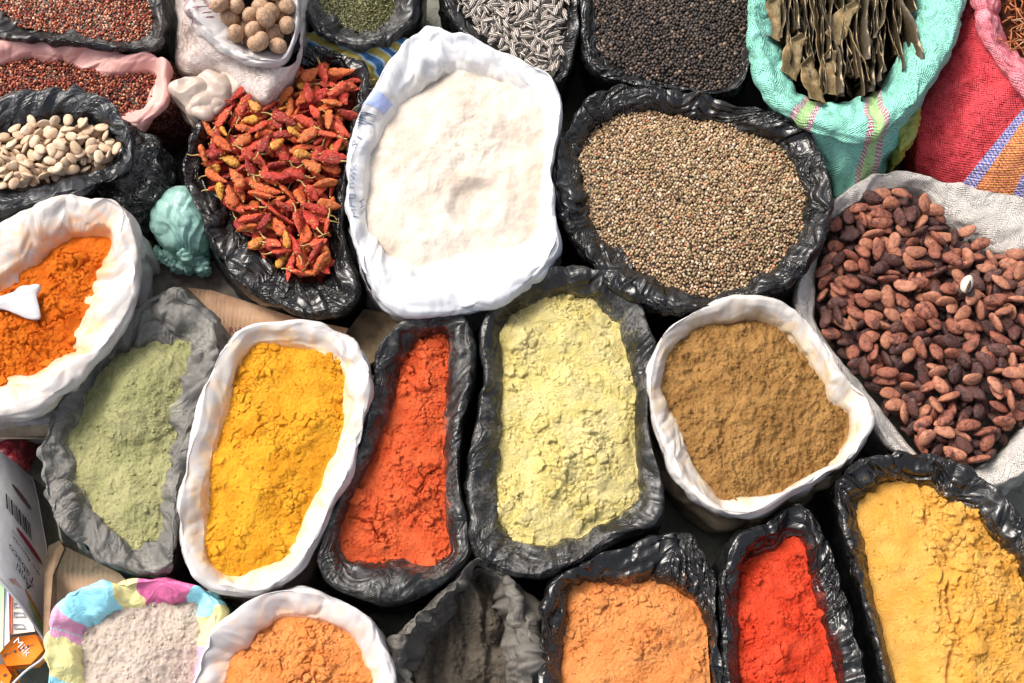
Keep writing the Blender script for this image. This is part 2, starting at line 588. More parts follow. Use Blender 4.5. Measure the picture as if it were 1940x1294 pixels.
def bdist(poly, x, y):
    d = np.full(x.shape, 9.0)
    for a, b in zip(poly, np.roll(poly, -1, 0)):
        e = b - a
        l = (e ** 2).sum() + 1e-12
        k = np.clip(((x - a[0]) * e[0] + (y - a[1]) * e[1]) / l, 0, 1)
        d = np.minimum(d, np.hypot(x - a[0] - k * e[0], y - a[1] - k * e[1]))
    return d


def clumps(X, Y, size, seed, warp=0.25):
    wx = perlin(X / size * 1.7, Y / size * 1.7, seed=seed + 2) * warp
    wy = perlin(X / size * 1.7 + 9, Y / size * 1.7, seed=seed + 4) * warp
    f1, f2, cid = voro(X / size + wx, Y / size + wy, seed)
    e = f2 - f1
    return sstep(0.0, 0.28, e) * 0.6 + 0.4 * np.clip(1 - f1 * 1.1, 0, 1) + 0.35 * (cid - 0.5), sstep(0.0, 0.10, e), cid


def heap_surface(s, dome, step, fn, seed, slope=(0, 0), cut=0.0):
    poly = s['poly']
    lo, hi = poly.min(0) - step, poly.max(0) + step
    frame = P(np.array([[-350, -350], [W0 + 350, -350], [W0 + 350, H0 + 350], [-350, H0 + 350]]), s['zc'])
    lo = np.maximum(lo, frame.min(0)[:2]); hi = np.minimum(hi, frame.max(0)[:2])
    xs, ys = np.arange(lo[0], hi[0], step), np.arange(lo[1], hi[1], step)
    X, Y = np.meshgrid(xs, ys, indexing='ij')
    ins = inside(poly, X, Y)
    D = np.zeros_like(X)
    D[ins] = bdist(s['inner'], X[ins], Y[ins]) * np.where(inside(s['inner'], X[ins], Y[ins]), 1, -0.2)
    c = s['inner'].mean(0)
    Z = s['zc'] + dome * (1 - np.exp(-np.clip(D, -0.01, 1) / 0.035)) + slope[0] * (X - c[0]) + slope[1] * (Y - c[1])
    Z = Z + fn(X, Y, D)
    q = ins[:-1, :-1] & ins[1:, :-1] & ins[1:, 1:] & ins[:-1, 1:]
    ids = np.arange(X.size).reshape(X.shape)
    F = np.stack([ids[:-1, :-1][q], ids[1:, :-1][q], ids[1:, 1:][q], ids[:-1, 1:][q]], -1)
    used = np.zeros(X.size, bool)
    used[F.ravel()] = True
    rem = np.cumsum(used) - 1
    V = np.stack([X.ravel(), Y.ravel(), Z.ravel()], -1)[used]
    return V, rem[F], (X, Y, Z, ins)


def powder_heap(s, name, label, cat, mat, kind='clumpy', dome=0.012, seed=1, step=0.0009, sizes=(0.022, 0.010, 0.0055), amp=1.0, slope=(0, 0), extra=None, calm=None):
    amp0 = amp

    def fn(X, Y, D):
        soft_ = 0.25 + 0.75 * sstep(-0.22, 0.12, perlin(X / 0.05, Y / 0.05, None, seed + 301) + 0.4 * perlin(X / 0.02, Y / 0.02, None, seed + 302)) if kind in ('clumpy', 'crack') else 1.0
        amp = amp0 * soft_ if calm is None else amp0 * calm(X, Y)
        z = 0.0085 * fbm(X / 0.055, Y / 0.055, seed=seed + 7, octv=3)
        if kind in ('clumpy', 'crack'):
            wob = 0.35 if kind == 'clumpy' else 0.5
            acc = 0.0006 * fbm(X / 0.006, Y / 0.006, seed=seed + 31, octv=3, gain=0.6)
            for q_, (sz, hh, dens_) in enumerate(((sizes[0], 0.0066, 0.42), (sizes[1], 0.0044, 0.55), (sizes[2], 0.0026, 0.65), (sizes[2] * 0.6, 0.0015, 0.7))):
                wx = wob * perlin(X / sz * 1.6, Y / sz * 1.6, seed=seed + 40 + q_) + 0.12 * perlin(X / sz * 5, Y / sz * 5, seed=seed + 60 + q_)
                wy = wob * perlin(X / sz * 1.6 + 7, Y / sz * 1.6, seed=seed + 50 + q_) + 0.12 * perlin(X / sz * 5 + 3, Y / sz * 5, seed=seed + 70 + q_)
                f1, f2, cid = voro(X / sz + wx, Y / sz + wy, seed + q_)
                rad = 0.42 + 0.5 * np.modf(cid * 7.3)[0]
                dome_ = np.sqrt(np.clip(1 - (f1 / rad) ** 2, 0, 1)) * sstep(0.0, 0.12, f2 - f1)
                if q_ < 2: dome_ = np.minimum(dome_, 0.62) / 0.62
                region = sstep(-0.25, 0.15, perlin(X / 0.04, Y / 0.04, seed=seed + 80 + q_) + (dens_ - 0.5))
                on = (np.modf(cid * 13.7)[0] < dens_) * region
                acc = np.maximum(acc, on * dome_ * hh * (0.6 + 0.7 * np.modf(cid * 3.1)[0]))
            z = z + amp * acc
            if kind == 'crack':
                for q_, (sz, dp) in enumerate(((sizes[0] * 1.6, 0.006), (sizes[1] * 1.4, 0.003))):
                    w_ = 0.45 * perlin(X / sz * 1.5, Y / sz * 1.5, seed=seed + 90 + q_) + 0.2 * perlin(X / sz * 4, Y / sz * 4, seed=seed + 95 + q_)
                    f1, f2, cid = voro(X / sz + w_, Y / sz - w_, seed + 9 + q_)
                    z = z - amp * dp * (1 - sstep(0.0, 0.09, f2 - f1)) * sstep(0.05, 0.35, perlin(X / 0.035, Y / 0.035, seed=seed + 99 + q_))
            z = z + 0.0022 * amp * fbm(X / 0.018, Y / 0.018, seed=seed + 33, octv=3)
        if kind == 'fine':
            z = z + amp * 0.0036 * fbm(X / 0.010, Y / 0.012, seed=seed + 9, octv=4, gain=0.6)
            c, cc, i2 = clumps(X, Y, sizes[2], seed + 3)
            z = z + amp * 0.0012 * c * sstep(-0.1, 0.3, perlin(X / 0.03, Y / 0.03, seed=seed + 23))
        elif kind == 'smooth':
            z = z + amp * 0.0012 * fbm(X / 0.02, Y / 0.02, seed=seed + 9, octv=4, gain=0.5)
        z = z + 0.0006 * fbm(X / 0.0035, Y / 0.0035, seed=seed + 19, octv=2)
        if extra is not None:
            z = z + extra(X, Y, D)
        return z
    V, F, (gX, gY, gZ, gin) = heap_surface(s, dome, step, fn, seed, slope)
    c = V.mean(0)
    if kind in ('clumpy', 'crack', 'fine') and step < 0.0015:
        rng = np.random.default_rng(seed + 500)
        cand = np.argwhere(gin)
        area = len(cand) * step * step
        nC = int(area * (75000 if kind == 'fine' else 55000))
        pk = cand[rng.integers(len(cand), size=nC)]
        cxy = np.stack([gX[pk[:, 0], pk[:, 1]], gY[pk[:, 0], pk[:, 1]]], -1)
        dens_m = sstep(-0.15, 0.35, perlin(cxy[:, 0] / 0.03, cxy[:, 1] / 0.03, None, seed + 77)) * (1 if calm is None else calm(cxy[:, 0], cxy[:, 1]))
        keep = rng.random(nC) < 0.12 + 0.88 * dens_m
        pk, cxy = pk[keep], cxy[keep]
        nC = len(pk)
        rad = 0.00055 * (1 + rng.pareto(2.6, nC)).clip(0, 4.5)
        zz = gZ[pk[:, 0], pk[:, 1]] + rad * 0.15
        tv0, tf0 = ICO1
        wob_ = 1 + 0.30 * rng.normal(size=(nC, len(tv0), 1)).clip(-1.5, 1.5) * 0.6
        Vc = tv0[None] * wob_ * rad[:, None, None] * np.array([1, 1, 0.75]) + np.concatenate([cxy, zz[:, None]], 1)[:, None, :]
        Fc = (tf0[None] + (np.arange(nC) * len(tv0))[:, None, None]).reshape(-1, 3) + len(V)
        V = np.concatenate([V, Vc.reshape(-1, 3)])
        F = [F, Fc]
    me = mesh_np(name, V - c, F, mat)
    o = mobj(name, me, None, c)
    tag(o, label, cat, None, 'stuff')
    return o


# templates --------------------------------------------------------
def ico(sub=1):
    import bmesh
    bm = bmesh.new()
    bmesh.ops.create_icosphere(bm, subdivisions=sub, radius=1.0)
    V = np.array([v.co for v in bm.verts])
    F = np.array([[v.index for v in f.verts] for f in bm.faces])
    bm.free()
    return V, F


ICO1, ICO2, ICO3 = ico(1), ico(2), ico(3)


def rand_rot(rng, n, tilt=3.14):
    yaw = rng.uniform(0, 2 * np.pi, n)
    pi_ = rng.uniform(-tilt, tilt, n)
    ro = rng.uniform(-np.pi, np.pi, n)
    cz, sz, cy, sy, cx, sx = np.cos(yaw), np.sin(yaw), np.cos(pi_), np.sin(pi_), np.cos(ro), np.sin(ro)
    R = np.zeros((n, 3, 3))
    Rz = R.copy(); Rz[:, 0, 0] = cz; Rz[:, 0, 1] = -sz; Rz[:, 1, 0] = sz; Rz[:, 1, 1] = cz; Rz[:, 2, 2] = 1
    Ry = R.copy(); Ry[:, 0, 0] = cy; Ry[:, 0, 2] = sy; Ry[:, 2, 0] = -sy; Ry[:, 2, 2] = cy; Ry[:, 1, 1] = 1
    Rx = R.copy(); Rx[:, 1, 1] = cx; Rx[:, 1, 2] = -sx; Rx[:, 2, 1] = sx; Rx[:, 2, 2] = cx; Rx[:, 0, 0] = 1
    return Rz @ Ry @ Rx


def grains(s, name, label, cat, mat, r, spacing, cols, dome=0.02, seed=1, shape=(1, 1, 1), tmpl=ICO1, tilt=3.14, under=(0.03, 0.02, 0.015), bump=0.004, jz=0.5):
    """a heap of loose grains: a bed with every grain of the top layers modelled, all one object"""
    rng = np.random.default_rng(seed)
    fn = lambda X, Y, D: bump * fbm(X / 0.05, Y / 0.05, seed=seed + 7, octv=3)
    V, F, (X, Y, Z, ins) = heap_surface(s, dome, 0.003, fn, seed)
    nb = len(V)
    lo, hi = s['poly'].min(0), s['poly'].max(0)
    pts = []
    for layer in range(2):
        xs = np.arange(lo[0], hi[0], spacing)
        ys = np.arange(lo[1], hi[1], spacing * 0.866)
        gx, gy = np.meshgrid(xs, ys, indexing='ij')
        gx = gx + (np.arange(gx.shape[1]) % 2)[None, :] * spacing / 2 + layer * spacing * 0.5 + rng.normal(0, spacing * 0.17, gx.shape)
        gy = gy + layer * spacing * 0.3 + rng.normal(0, spacing * 0.17, gy.shape)
        gx, gy = gx.ravel(), gy.ravel()
        k = inside(s['poly'], gx, gy)
        gx, gy = gx[k], gy[k]
        ii = np.clip(((gx - X[0, 0]) / 0.003).round().astype(int), 0, X.shape[0] - 1)
        jj = np.clip(((gy - Y[0, 0]) / 0.003).round().astype(int), 0, X.shape[1] - 1)
        kk = ins[ii, jj]
        gx, gy, ii, jj = gx[kk], gy[kk], ii[kk], jj[kk]
        gz = Z[ii, jj] + (0.2 + layer * 0.9) * r + rng.uniform(-jz, jz, len(gx)) * r
        if layer == 1:
            kk = rng.random(len(gx)) < 0.8
            gx, gy, gz = gx[kk], gy[kk], gz[kk]
        pts.append(np.stack([gx, gy, gz], -1))
    C = np.concatenate(pts)
    n = len(C)
    tv, tf = tmpl
    sc = rng.normal(1, 0.12, (n, 1, 1)).clip(0.7, 1.35)
    tv = tv * np.array(shape) * r
    VV = np.einsum('nij,kj->nki', rand_rot(rng, n, tilt), tv) * sc + C[:, None, :]
    cols = np.array(cols)
    ci = rng.choice(len(cols), n, p=(lambda w: w / w.sum())(cols[:, 3]))
    cc = cols[ci, :3] * rng.normal(1, 0.15, (n, 1)).clip(0.6, 1.5)
    CC = np.repeat(cc, len(tv), 0)
    FF = (tf[None] + (np.arange(n) * len(tv))[:, None, None]).reshape(-1, 3) + nb
    c = V.mean(0)
    me = mesh_np(name, np.concatenate([V, VV.reshape(-1, 3)]) - c, [F, FF], mat, col=np.concatenate([np.tile(under, (nb, 1)), CC]))
    o = mobj(name, me, None, c)
    tag(o, label, cat, None, 'stuff')
    return o


def deposit(s, templates, count, seed, dome=0.02, tilt=0.35, K=16, cell=0.0015, zoff=0.0, yaw=None, rollr=3.14, compact=1.0, grow=0.8):
    """drop shapes one by one onto a height map; returns [(template index, R, position)] in drop order"""
    rng = np.random.default_rng(seed)
    poly = s['inner']
    ext = (s['inner'] * (1 - grow) + s['poly'] * grow)
    frame = P(np.array([[-40, -40], [W0 + 40, -40], [W0 + 40, H0 + 40], [-40, H0 + 40]]), s['zc'])
    m = 0.05
    lo, hi = ext.min(0) - m, ext.max(0) + m
    xs, ys = np.arange(lo[0], hi[0], cell), np.arange(lo[1], hi[1], cell)
    X, Y = np.meshgrid(xs, ys, indexing='ij')
    ins = inside(ext, X, Y)
    D = np.where(ins, bdist(poly, X, Y), 0)
    want = s['zc'] + zoff + dome * (1 - np.exp(-D / 0.035)) + 0.004 * fbm(X / 0.05, Y / 0.05, seed=seed)
    hm = np.where(ins, want, s['zc'] + 0.010)
    hm0 = hm.copy()
    cand = np.argwhere(ins & inside(frame[:, :2], X, Y))
    out = []
    for q in range(count):
        best = None
        ti = int(rng.integers(len(templates)))
        T = templates[ti]
        RR = rand_rot(rng, K, tilt)
        ca = cand[rng.integers(len(cand), size=K)]
        for k in range(K):
            v = T @ RR[k].T
            x, y = xs[ca[k][0]], ys[ca[k][1]]
            ii = ((v[:, 0] + x - lo[0]) / cell).astype(int)
            jj = ((v[:, 1] + y - lo[1]) / cell).astype(int)
            if ii.min() < 0 or jj.min() < 0 or ii.max() >= len(xs) or jj.max() >= len(ys): continue
            z = (hm[ii, jj] - v[:, 2]).max()
            cost = z - want[ca[k][0], ca[k][1]] + v[:, 2].max() * 0.5
            if best is None or cost < best[0]:
                best = (cost, RR[k], x, y, z, v, ii, jj)
        if best is None: continue
        _, R, x, y, z, v, ii, jj = best
        z = z - 0.0008 * compact
        np.maximum.at(hm, (ii, jj), v[:, 2] + z)
        out.append((ti, R, np.array([x, y, z])))
    return out, (xs, ys, hm, ins)


def place(templ_meshes, drops, name, labels, cat, group, child=None, first_stuff=0, stuff=None):
    """templ_meshes: meshes; drops -> separate objects. labels: one per template"""
    if first_stuff and stuff is not None:
        Vs, Fs, Cs, off = [], [], [], 0
        for ti, R, p in drops[:first_stuff]:
            tv, tf, tc = stuff['tm'][ti]
            Vs.append(tv @ R.T + p); Fs.append(tf + off); off += len(tv)
            Cs.append(tc if tc is not None else np.tile((0.5, 0.5, 0.5), (len(tv), 1)))
        V = np.concatenate(Vs)
        c = V.mean(0)
        o = mobj(stuff['name'], mesh_np(stuff['name'], V - c, np.concatenate(Fs), stuff['mat'], col=np.concatenate(Cs)), None, c)
        tag(o, stuff['label'], cat, None, 'stuff')
    for ti, R, p in drops[first_stuff:]:
        o = bpy.data.objects.new(name, templ_meshes[ti])
        o.matrix_world = Matrix.LocRotScale(Vector(p), Matrix(R.tolist()).to_quaternion(), None)
        link(o)
        tag(o, labels[ti], cat, group + ', ' + labels[ti].split(' ')[0] if len(set(labels)) > 1 else group)
        if child is not None and child[ti] is not None:
            link(bpy.data.objects.new(child[ti].name.split('.')[0], child[ti]), o)


# ================================================================== SETTING
def floor():
    s = 0.012
    xs, ys = np.linspace(-1.6, 1.6, 160), np.linspace(-1.4, 2.0, 160)
    X, Y = np.meshgrid(xs, ys, indexing='ij')
    Z = 0.002 * fbm(X / 0.1, Y / 0.1, seed=3) - 0.002
    V = np.stack([X, Y, Z], -1).reshape(-1, 3)
    t = NT('grey_floor')
    n = t.noise(9, 5, 0.65)
    col = t.mix(t.ramp(n, 0.35, 0.7), (0.12, 0.125, 0.10), (0.22, 0.22, 0.18))
    col = t.mix(t.ramp(t.noise(120, 3, 0.6), 0.5, 0.7, 0, 0.5), col, (0.07, 0.07, 0.06))
    o = mobj('ground', mesh_np('ground', V, grid_faces(160, 160, False), t.done(col, 0.9, t.bump(t.noise(200, 4, 0.6), 0.002, 0.6), 0.2)))
    tag(o, 'dusty grey green floor showing in the gaps between the sacks', 'ground', None, 'structure')


floor()

# ------------------------------------------------------------------ extra builders
def pillow(name, outline, z, hgt, mat, seed=1, amp=0.003, wr=0.02, floor_z=0.0, parent=None, N=260, rows=60, base=None, inset=0.012, pleat=None):
    """a closed puffy lump: outline seen from above at height z, domed by hgt, going down to floor_z"""
    o = P(np.array(outline, float), z)
    n = len(o)
    t = np.linspace(0, n, N, endpoint=False)
    E = crom(o, t)
    c = E.mean(0)
    rt = int(rows * 0.65)
    G = np.zeros((N, rows, 3))
    for j in range(rows):
        if j < rt:
            r = 0.02 + 0.98 * math.sin(0.5 * math.pi * j / (rt - 1))
            G[:, j, :2] = c[:2] + (E[:, :2] - c[:2]) * r
            G[:, j, 2] = z + hgt * math.sqrt(max(0, 1 - r * r))
        else:
            q = (j - rt + 1) / (rows - rt)
            dirc = (c - E)[:, :2]
            dirc = dirc / (np.linalg.norm(dirc, axis=1, keepdims=True) + 1e-9)
            G[:, j, :2] = E[:, :2] + dirc * inset * q * q
            G[:, j, 2] = z + (floor_z - z) * q
    nn = normals_grid(G, True)
    if nn[:, rt // 2, 2].mean() < 0: nn = -nn
    d = amp * (1.2 * tri(1.3 * perlin(G[..., 0] / wr, G[..., 1] / wr, G[..., 2] / wr, seed + 3)) + 0.5 * ridge(G[..., 0] / wr, G[..., 1] / wr, G[..., 2] / wr, seed, 2, 0.6) + 1.2 * fbm(G[..., 0] / (wr * 3), G[..., 1] / (wr * 3), G[..., 2] / (wr * 3), seed + 5, 2))
    if pleat is not None:
        kp = P(np.array(pleat, float), z + hgt * 0.5)
        an_ = np.arctan2(G[..., 1] - kp[1], G[..., 0] - kp[0])
        rd = np.linalg.norm(G - kp, axis=-1)
        d = d + 0.0024 * tri(an_ * 3.1 + 1.4 * perlin(rd / 0.03, an_ * 3, None, seed)) * np.exp(-rd / 0.045) * 1.6
    G = G + nn * d[..., None]
    if base is None:
        base = np.array([c[0], c[1], 0.0])
    V = (G - base).reshape(-1, 3)
    me = mesh_np(name, V, [grid_faces(N, rows, True), np.arange(N)[None, ::-1] * rows], mat, wrap=V)
    return mobj(name, me, parent, None if parent else base), G, base


def tube(name, pts, rad, mat, parent=None, base=None, k=8, samples=40, taper=None):
    pts = np.array(pts, float)
    t = np.linspace(0, len(pts) - 1.0001, samples)
    C = crom(pts, t, False)
    T = np.gradient(C, axis=0)
    T /= np.linalg.norm(T, axis=1, keepdims=True) + 1e-9
    up = np.array([0.1, 0.2, 1.0])
    A = np.cross(T, up); A /= np.linalg.norm(A, axis=1, keepdims=True) + 1e-9
    B = np.cross(A, T)
    an = np.linspace(0, 2 * np.pi, k, endpoint=False)
    r = np.full(samples, rad) if taper is None else rad * np.interp(np.linspace(0, 1, samples), np.linspace(0, 1, len(taper)), taper)
    G = C[None] + (np.cos(an)[:, None, None] * A[None] + np.sin(an)[:, None, None] * B[None]) * r[None, :, None]
    b = np.zeros(3) if base is None else base
    me = mesh_np(name, (G - b).reshape(-1, 3), grid_faces(k, samples, True), mat)
    return mobj(name, me, parent, None if parent is not None else b)


def slab(name, outline, z, th, mat, parent=None, base=None, zs=None):
    o = P(np.array(outline, float), z if zs is None else np.array(zs))
    n = len(o)
    b = np.array([o[:, 0].mean(), o[:, 1].mean(), 0.0]) if base is None else base
    lowr = o.copy(); lowr[:, 2] -= th
    V = np.concatenate([o, lowr]) - b
    i = np.arange(n)
    side = np.stack([i, (i + 1) % n, (i + 1) % n + n, i + n], -1)
    me = mesh_np(name, V, [i[None], (i + n)[None, ::-1], side], mat, smooth=False)
    return mobj(name, me, parent, None if parent is not None else b), b


def flat_mat(name, col, rough=0.6, var=0.15):
    t = NT(name)
    c2 = tuple(k * (1 - var * 2) for k in col)
    return t.done(t.mix(t.ramp(t.noise(45, 4, 0.6), 0.35, 0.7), col, c2), rough, t.bump(t.noise(150, 3, 0.6), 0.0008, 0.5), 0.3)


def text_mesh(body, size=1.0, thin=0.0):
    cu = bpy.data.curves.new('lettering', 'FONT')
    cu.body = body
    cu.size = size
    cu.offset = thin
    cu.resolution_u = 3
    o = bpy.data.objects.new('lettering', cu)
    SC.collection.objects.link(o)
    dg = bpy.context.evaluated_depsgraph_get()
    me = bpy.data.meshes.new_from_object(o.evaluated_get(dg))
    bpy.data.objects.remove(o)
    V = np.array([v.co[:] for v in me.vertices])
    F = [list(p.vertices) for p in me.polygons]
    bpy.data.meshes.remove(me)
    V[:, :2] -= V[:, :2].min(0)
    V[:, :2] /= V[:, :2].max(0) + 1e-9
    return V[:, :2], F


def poly_mesh(name, V, F, mat):
    me = bpy.data.meshes.new(name)
    me.from_pydata([tuple(v) for v in V], [], F)
    me.materials.append(mat)
    return me


def rim_at(s, tt, ss):
    """point and normal on the rolled rim at pair parameter tt and across parameter ss (0 hem .. 1 inside)"""
    G, t, tv = s['G'], s['t'], s['tv']
    N = len(t)
    i = np.interp(np.mod(tt, s['nP']), t, np.arange(N))
    j = np.interp(ss, tv, np.arange(len(tv)))
    i0, j0 = i.astype(int), j.astype(int)
    i1, j1 = (i0 + 1) % N, np.minimum(j0 + 1, len(tv) - 1)
    fi, fj = (i - i0)[:, None], (j - j0)[:, None]
    q = lambda A: A[i0, j0] * (1 - fi) * (1 - fj) + A[i1, j0] * fi * (1 - fj) + A[i0, j1] * (1 - fi) * fj + A[i1, j1] * fi * fj
    return q(G), q(s['n'])


def rim_text(s, body, t0, t1, s0, s1, mat, name='lettering'):
    V, F = text_mesh(body, 1.0, -0.018)
    p, n = rim_at(s, t0 + (t1 - t0) * V[:, 0], s0 + (s1 - s0) * V[:, 1])
    me = poly_mesh(name, p + n * 0.0012 - s['base'], F, mat)
    return mobj(name, me, s['root'])


def rim_patch(s, name, t0, t1, s0, s1, mat):
    A, B = np.meshgrid(np.linspace(t0, t1, 30), np.linspace(s0, s1, 40), indexing='ij')
    p, n = rim_at(s, A.ravel(), B.ravel())
    me = mesh_np(name, p + n * 0.0007 - s['base'], grid_faces(30, 40, False), mat)
    return mobj(name, me, s['root'])


# ================================================================== SACKS
WHITE = (0.76, 0.79, 0.78)

# --- annatto top left
s1 = sack('black_sack', 'black plastic sack of red seeds, the topmost one at the left edge of the stall', 'sack',
          [(-60, -60, 20, -60), (-60, 20, 8, 5), (-20, 75, 20, 33), (60, 88, 100, 49), (160, 98, 180, 62), (250, 106, 225, 69), (305, 100, 268, 60), (320, 50, 276, 30), (314, -20, 262, -20), (300, -100, 240, -90), (150, -160, 140, -120), (0, -140, 50, -110)],
          0.165, 0.022, BLACK_DULL, BODYBLACK, 'black', seed=11)
MSEED = vcol_mat('seed_skin', 0.5, 0.4)
REDS = [(0.42, 0.10, 0.045, 4), (0.62, 0.30, 0.17, 3), (0.25, 0.04, 0.02, 3), (0.72, 0.50, 0.34, 1)]
grains(s1, 'red_seeds', 'heap of small reddish seeds in the topmost black sack at the left', 'seeds', MSEED, 0.0020, 0.0042, REDS, 0.012, 2, (1.1, 0.8, 0.6), ICO1)

# --- pink sack
PINKM = plastic('pink_plastic', (0.85, 0.45, 0.40), 0.4, 0.0012, 30, 0.35, (0.85, 0.66, 0.60), None, 0.2, 0.4, 0.4)
tb = NT('seeds_behind_clear_plastic')
vv = tb.voro(330, 'F1')
tb.done(tb.mix(tb.ramp(vv, 0.1, 0.6), (0.30, 0.09, 0.06), (0.05, 0.012, 0.01)), 0.22, tb.bump(tb.math('ABSOLUTE', tb.math('SUBTRACT', tb.noise(45, 3, 0.6, 1.5), 0.5)), 0.006, 1.0), 0.6)
s2 = sack('pink_sack', 'pink plastic sack of dark red seeds, half covered by the black sack of pale beans', 'sack',
          [(-80, 90, -60, 150), (0, 80, 0, 130), (60, 78, 40, 117), (150, 88, 105, 123), (250, 103, 180, 143), (318, 113, 285, 145), (325, 155, 283, 165), (322, 195, 272, 192), (296, 226, 244, 205), (240, 262, 190, 215), (100, 290, 90, 225), (-40, 290, -30, 220), (-110, 200, -90, 180)],
          0.150, 0.024, PINKM, tb.m, 'white', seed=12,
          foot=[(-80, 90, .07), (0, 80, .07), (60, 80, .07), (150, 95, .07), (250, 110, .07), (330, 130, .07), (372, 180, .07), (382, 225, .07), (350, 262, .06), (290, 290, .05), (120, 330, .05), (-40, 320, .05), (-120, 220, .07)])
grains(s2, 'dark_red_seeds', 'heap of dark red seeds in the pink plastic sack', 'seeds', MSEED, 0.0023, 0.0046, [(0.30, 0.05, 0.025, 4), (0.45, 0.14, 0.07, 3), (0.12, 0.02, 0.012, 3), (0.60, 0.33, 0.18, 1)], 0.012, 3, (1.1, 0.8, 0.6), ICO1)

# --- nutmeg sack
NUTW = white_sheet('white_sack_plastic_clear', (0.80, 0.76, 0.75), None, 0.0012, 40, 0.15, 0.3)
tb = NT('spices_behind_milky_plastic')
vv = tb.voro(190, 'F1')
ng = tb.ramp(vv, 0.15, 0.7)
cc = tb.mix(ng, (0.62, 0.50, 0.45), (0.34, 0.26, 0.22))
tb.done(tb.mix(tb.ramp(tb.noise(14, 2), 0.35, 0.6), cc, (0.66, 0.58, 0.54)), 0.3, tb.bump(tb.math('ABSOLUTE', tb.math('SUBTRACT', tb.noise(50, 3, 0.6, 1.5), 0.5)), 0.004, 1.0), 0.5)
s4 = sack('white_sack', 'milky plastic sack of nutmegs with faded red lettering on its rolled edge', 'sack',
          [(470, -120, 470, -100), (540, -100, 520, -80), (572, -30, 532, -20), (571, 40, 548, 45), (560, 92, 546, 82), (535, 128, 525, 95), (485, 130, 497, 96), (440, 114, 472, 85), (400, 84, 452, 62), (365, 45, 435, 35), (347, 5, 418, 0), (345, -50, 410, -40), (390, -110, 430, -90)],
          0.205, 0.030, NUTW, tb.m, 'white', seed=13, near=0.5,
          foot=[(470, -160, .12), (560, -120, .12), (590, -40, .12), (585, 40, .12), (566, 108, .15), (528, 158, .165), (497, 190, .165), (445, 158, .14), (352, 158, .09), (338, 110, .09), (342, 50, .10), (338, -40, .12), (370, -130, .12)])
rim_text(s4, 'ATELEW', 10.4, 8.7, 0.62, 0.42, flat_mat('faded_red_ink', (0.55, 0.25, 0.30)))
rim_text(s4, 'ROUGE', 10.1, 9.0, 0.36, 0.27, flat_mat('faded_red_ink_small', (0.45, 0.30, 0.34)))


def nut_template(seed, r=0.0125):
    V, F = ICO3
    L = V * np.array([1.0, 0.84, 0.82]) * r
    a = np.arctan2(V[:, 1], V[:, 2])
    d = 1 + 0.04 * fbm(V[:, 0] * 1.2, V[:, 1] * 1.2, V[:, 2] * 1.2, seed) + 0.02 * ridge(V[:, 0] * 1.5, a * 3, None, seed + 4)
    return L * d[:, None], F


tn = NT('nutmeg_shell')
tn.done(tn.mix(tn.ramp(tn.noise(180, 4, 0.7, 1.0), 0.35, 0.65), (0.52, 0.34, 0.22), (0.32, 0.19, 0.11)), 0.6, tn.bump(tn.noise(260, 3, 0.6, 1.0), 0.002, 0.8), 0.3)
nt = [nut_template(k, 0.0112 + 0.0006 * k) for k in range(4)]
nm = [mesh_np('nutmeg', v, f, tn.m) for v, f in nt]
dr, _ = deposit(s4, [v[::2] for v, f in nt], 46, 5, 0.010, 3.1, 40, 0.002, zoff=-0.012)
place(nm, dr, 'nutmeg', ['round brown nutmeg lying in the milky plastic sack'] * 4, 'nutmeg', 'nutmegs in the milky plastic sack')

# --- white crumpled plastic corner
o, G, b = pillow('crumpled_plastic_bag', [(320, 168), (350, 150), (428, 138), (455, 158), (440, 186), (408, 220), (384, 226), (360, 216), (338, 192)], 0.150, 0.010, white_sheet('cream_plastic', (0.66, 0.52, 0.43), None, 0.001, 40, 0.1), 4, 0.003, 0.03)
tag(o, 'crumpled cream plastic bag wedged under the milky sack of nutmegs', 'bag')

# --- chillies
s6 = sack('black_sack', 'black plastic sack full of dried red chillies', 'sack',
          [(575, 95, 560, 158), (640, 103, 612, 142), (697, 128, 665, 162), (704, 175, 670, 200), (684, 232, 658, 245), (668, 290, 648, 300), (660, 350, 636, 345), (655, 420, 626, 420), (668, 490, 622, 478), (692, 550, 618, 524), (660, 600, 602, 532), (590, 607, 570, 528), (510, 584, 535, 510), (450, 548, 500, 478), (405, 490, 455, 425), (378, 425, 425, 378), (348, 360, 388, 328), (350, 290, 400, 285), (385, 225, 418, 235), (440, 165, 446, 190), (500, 165, 490, 185), (540, 120, 525, 168)],
          0.150, 0.030, BLACK, BODYBLACK, 'black', seed=14)


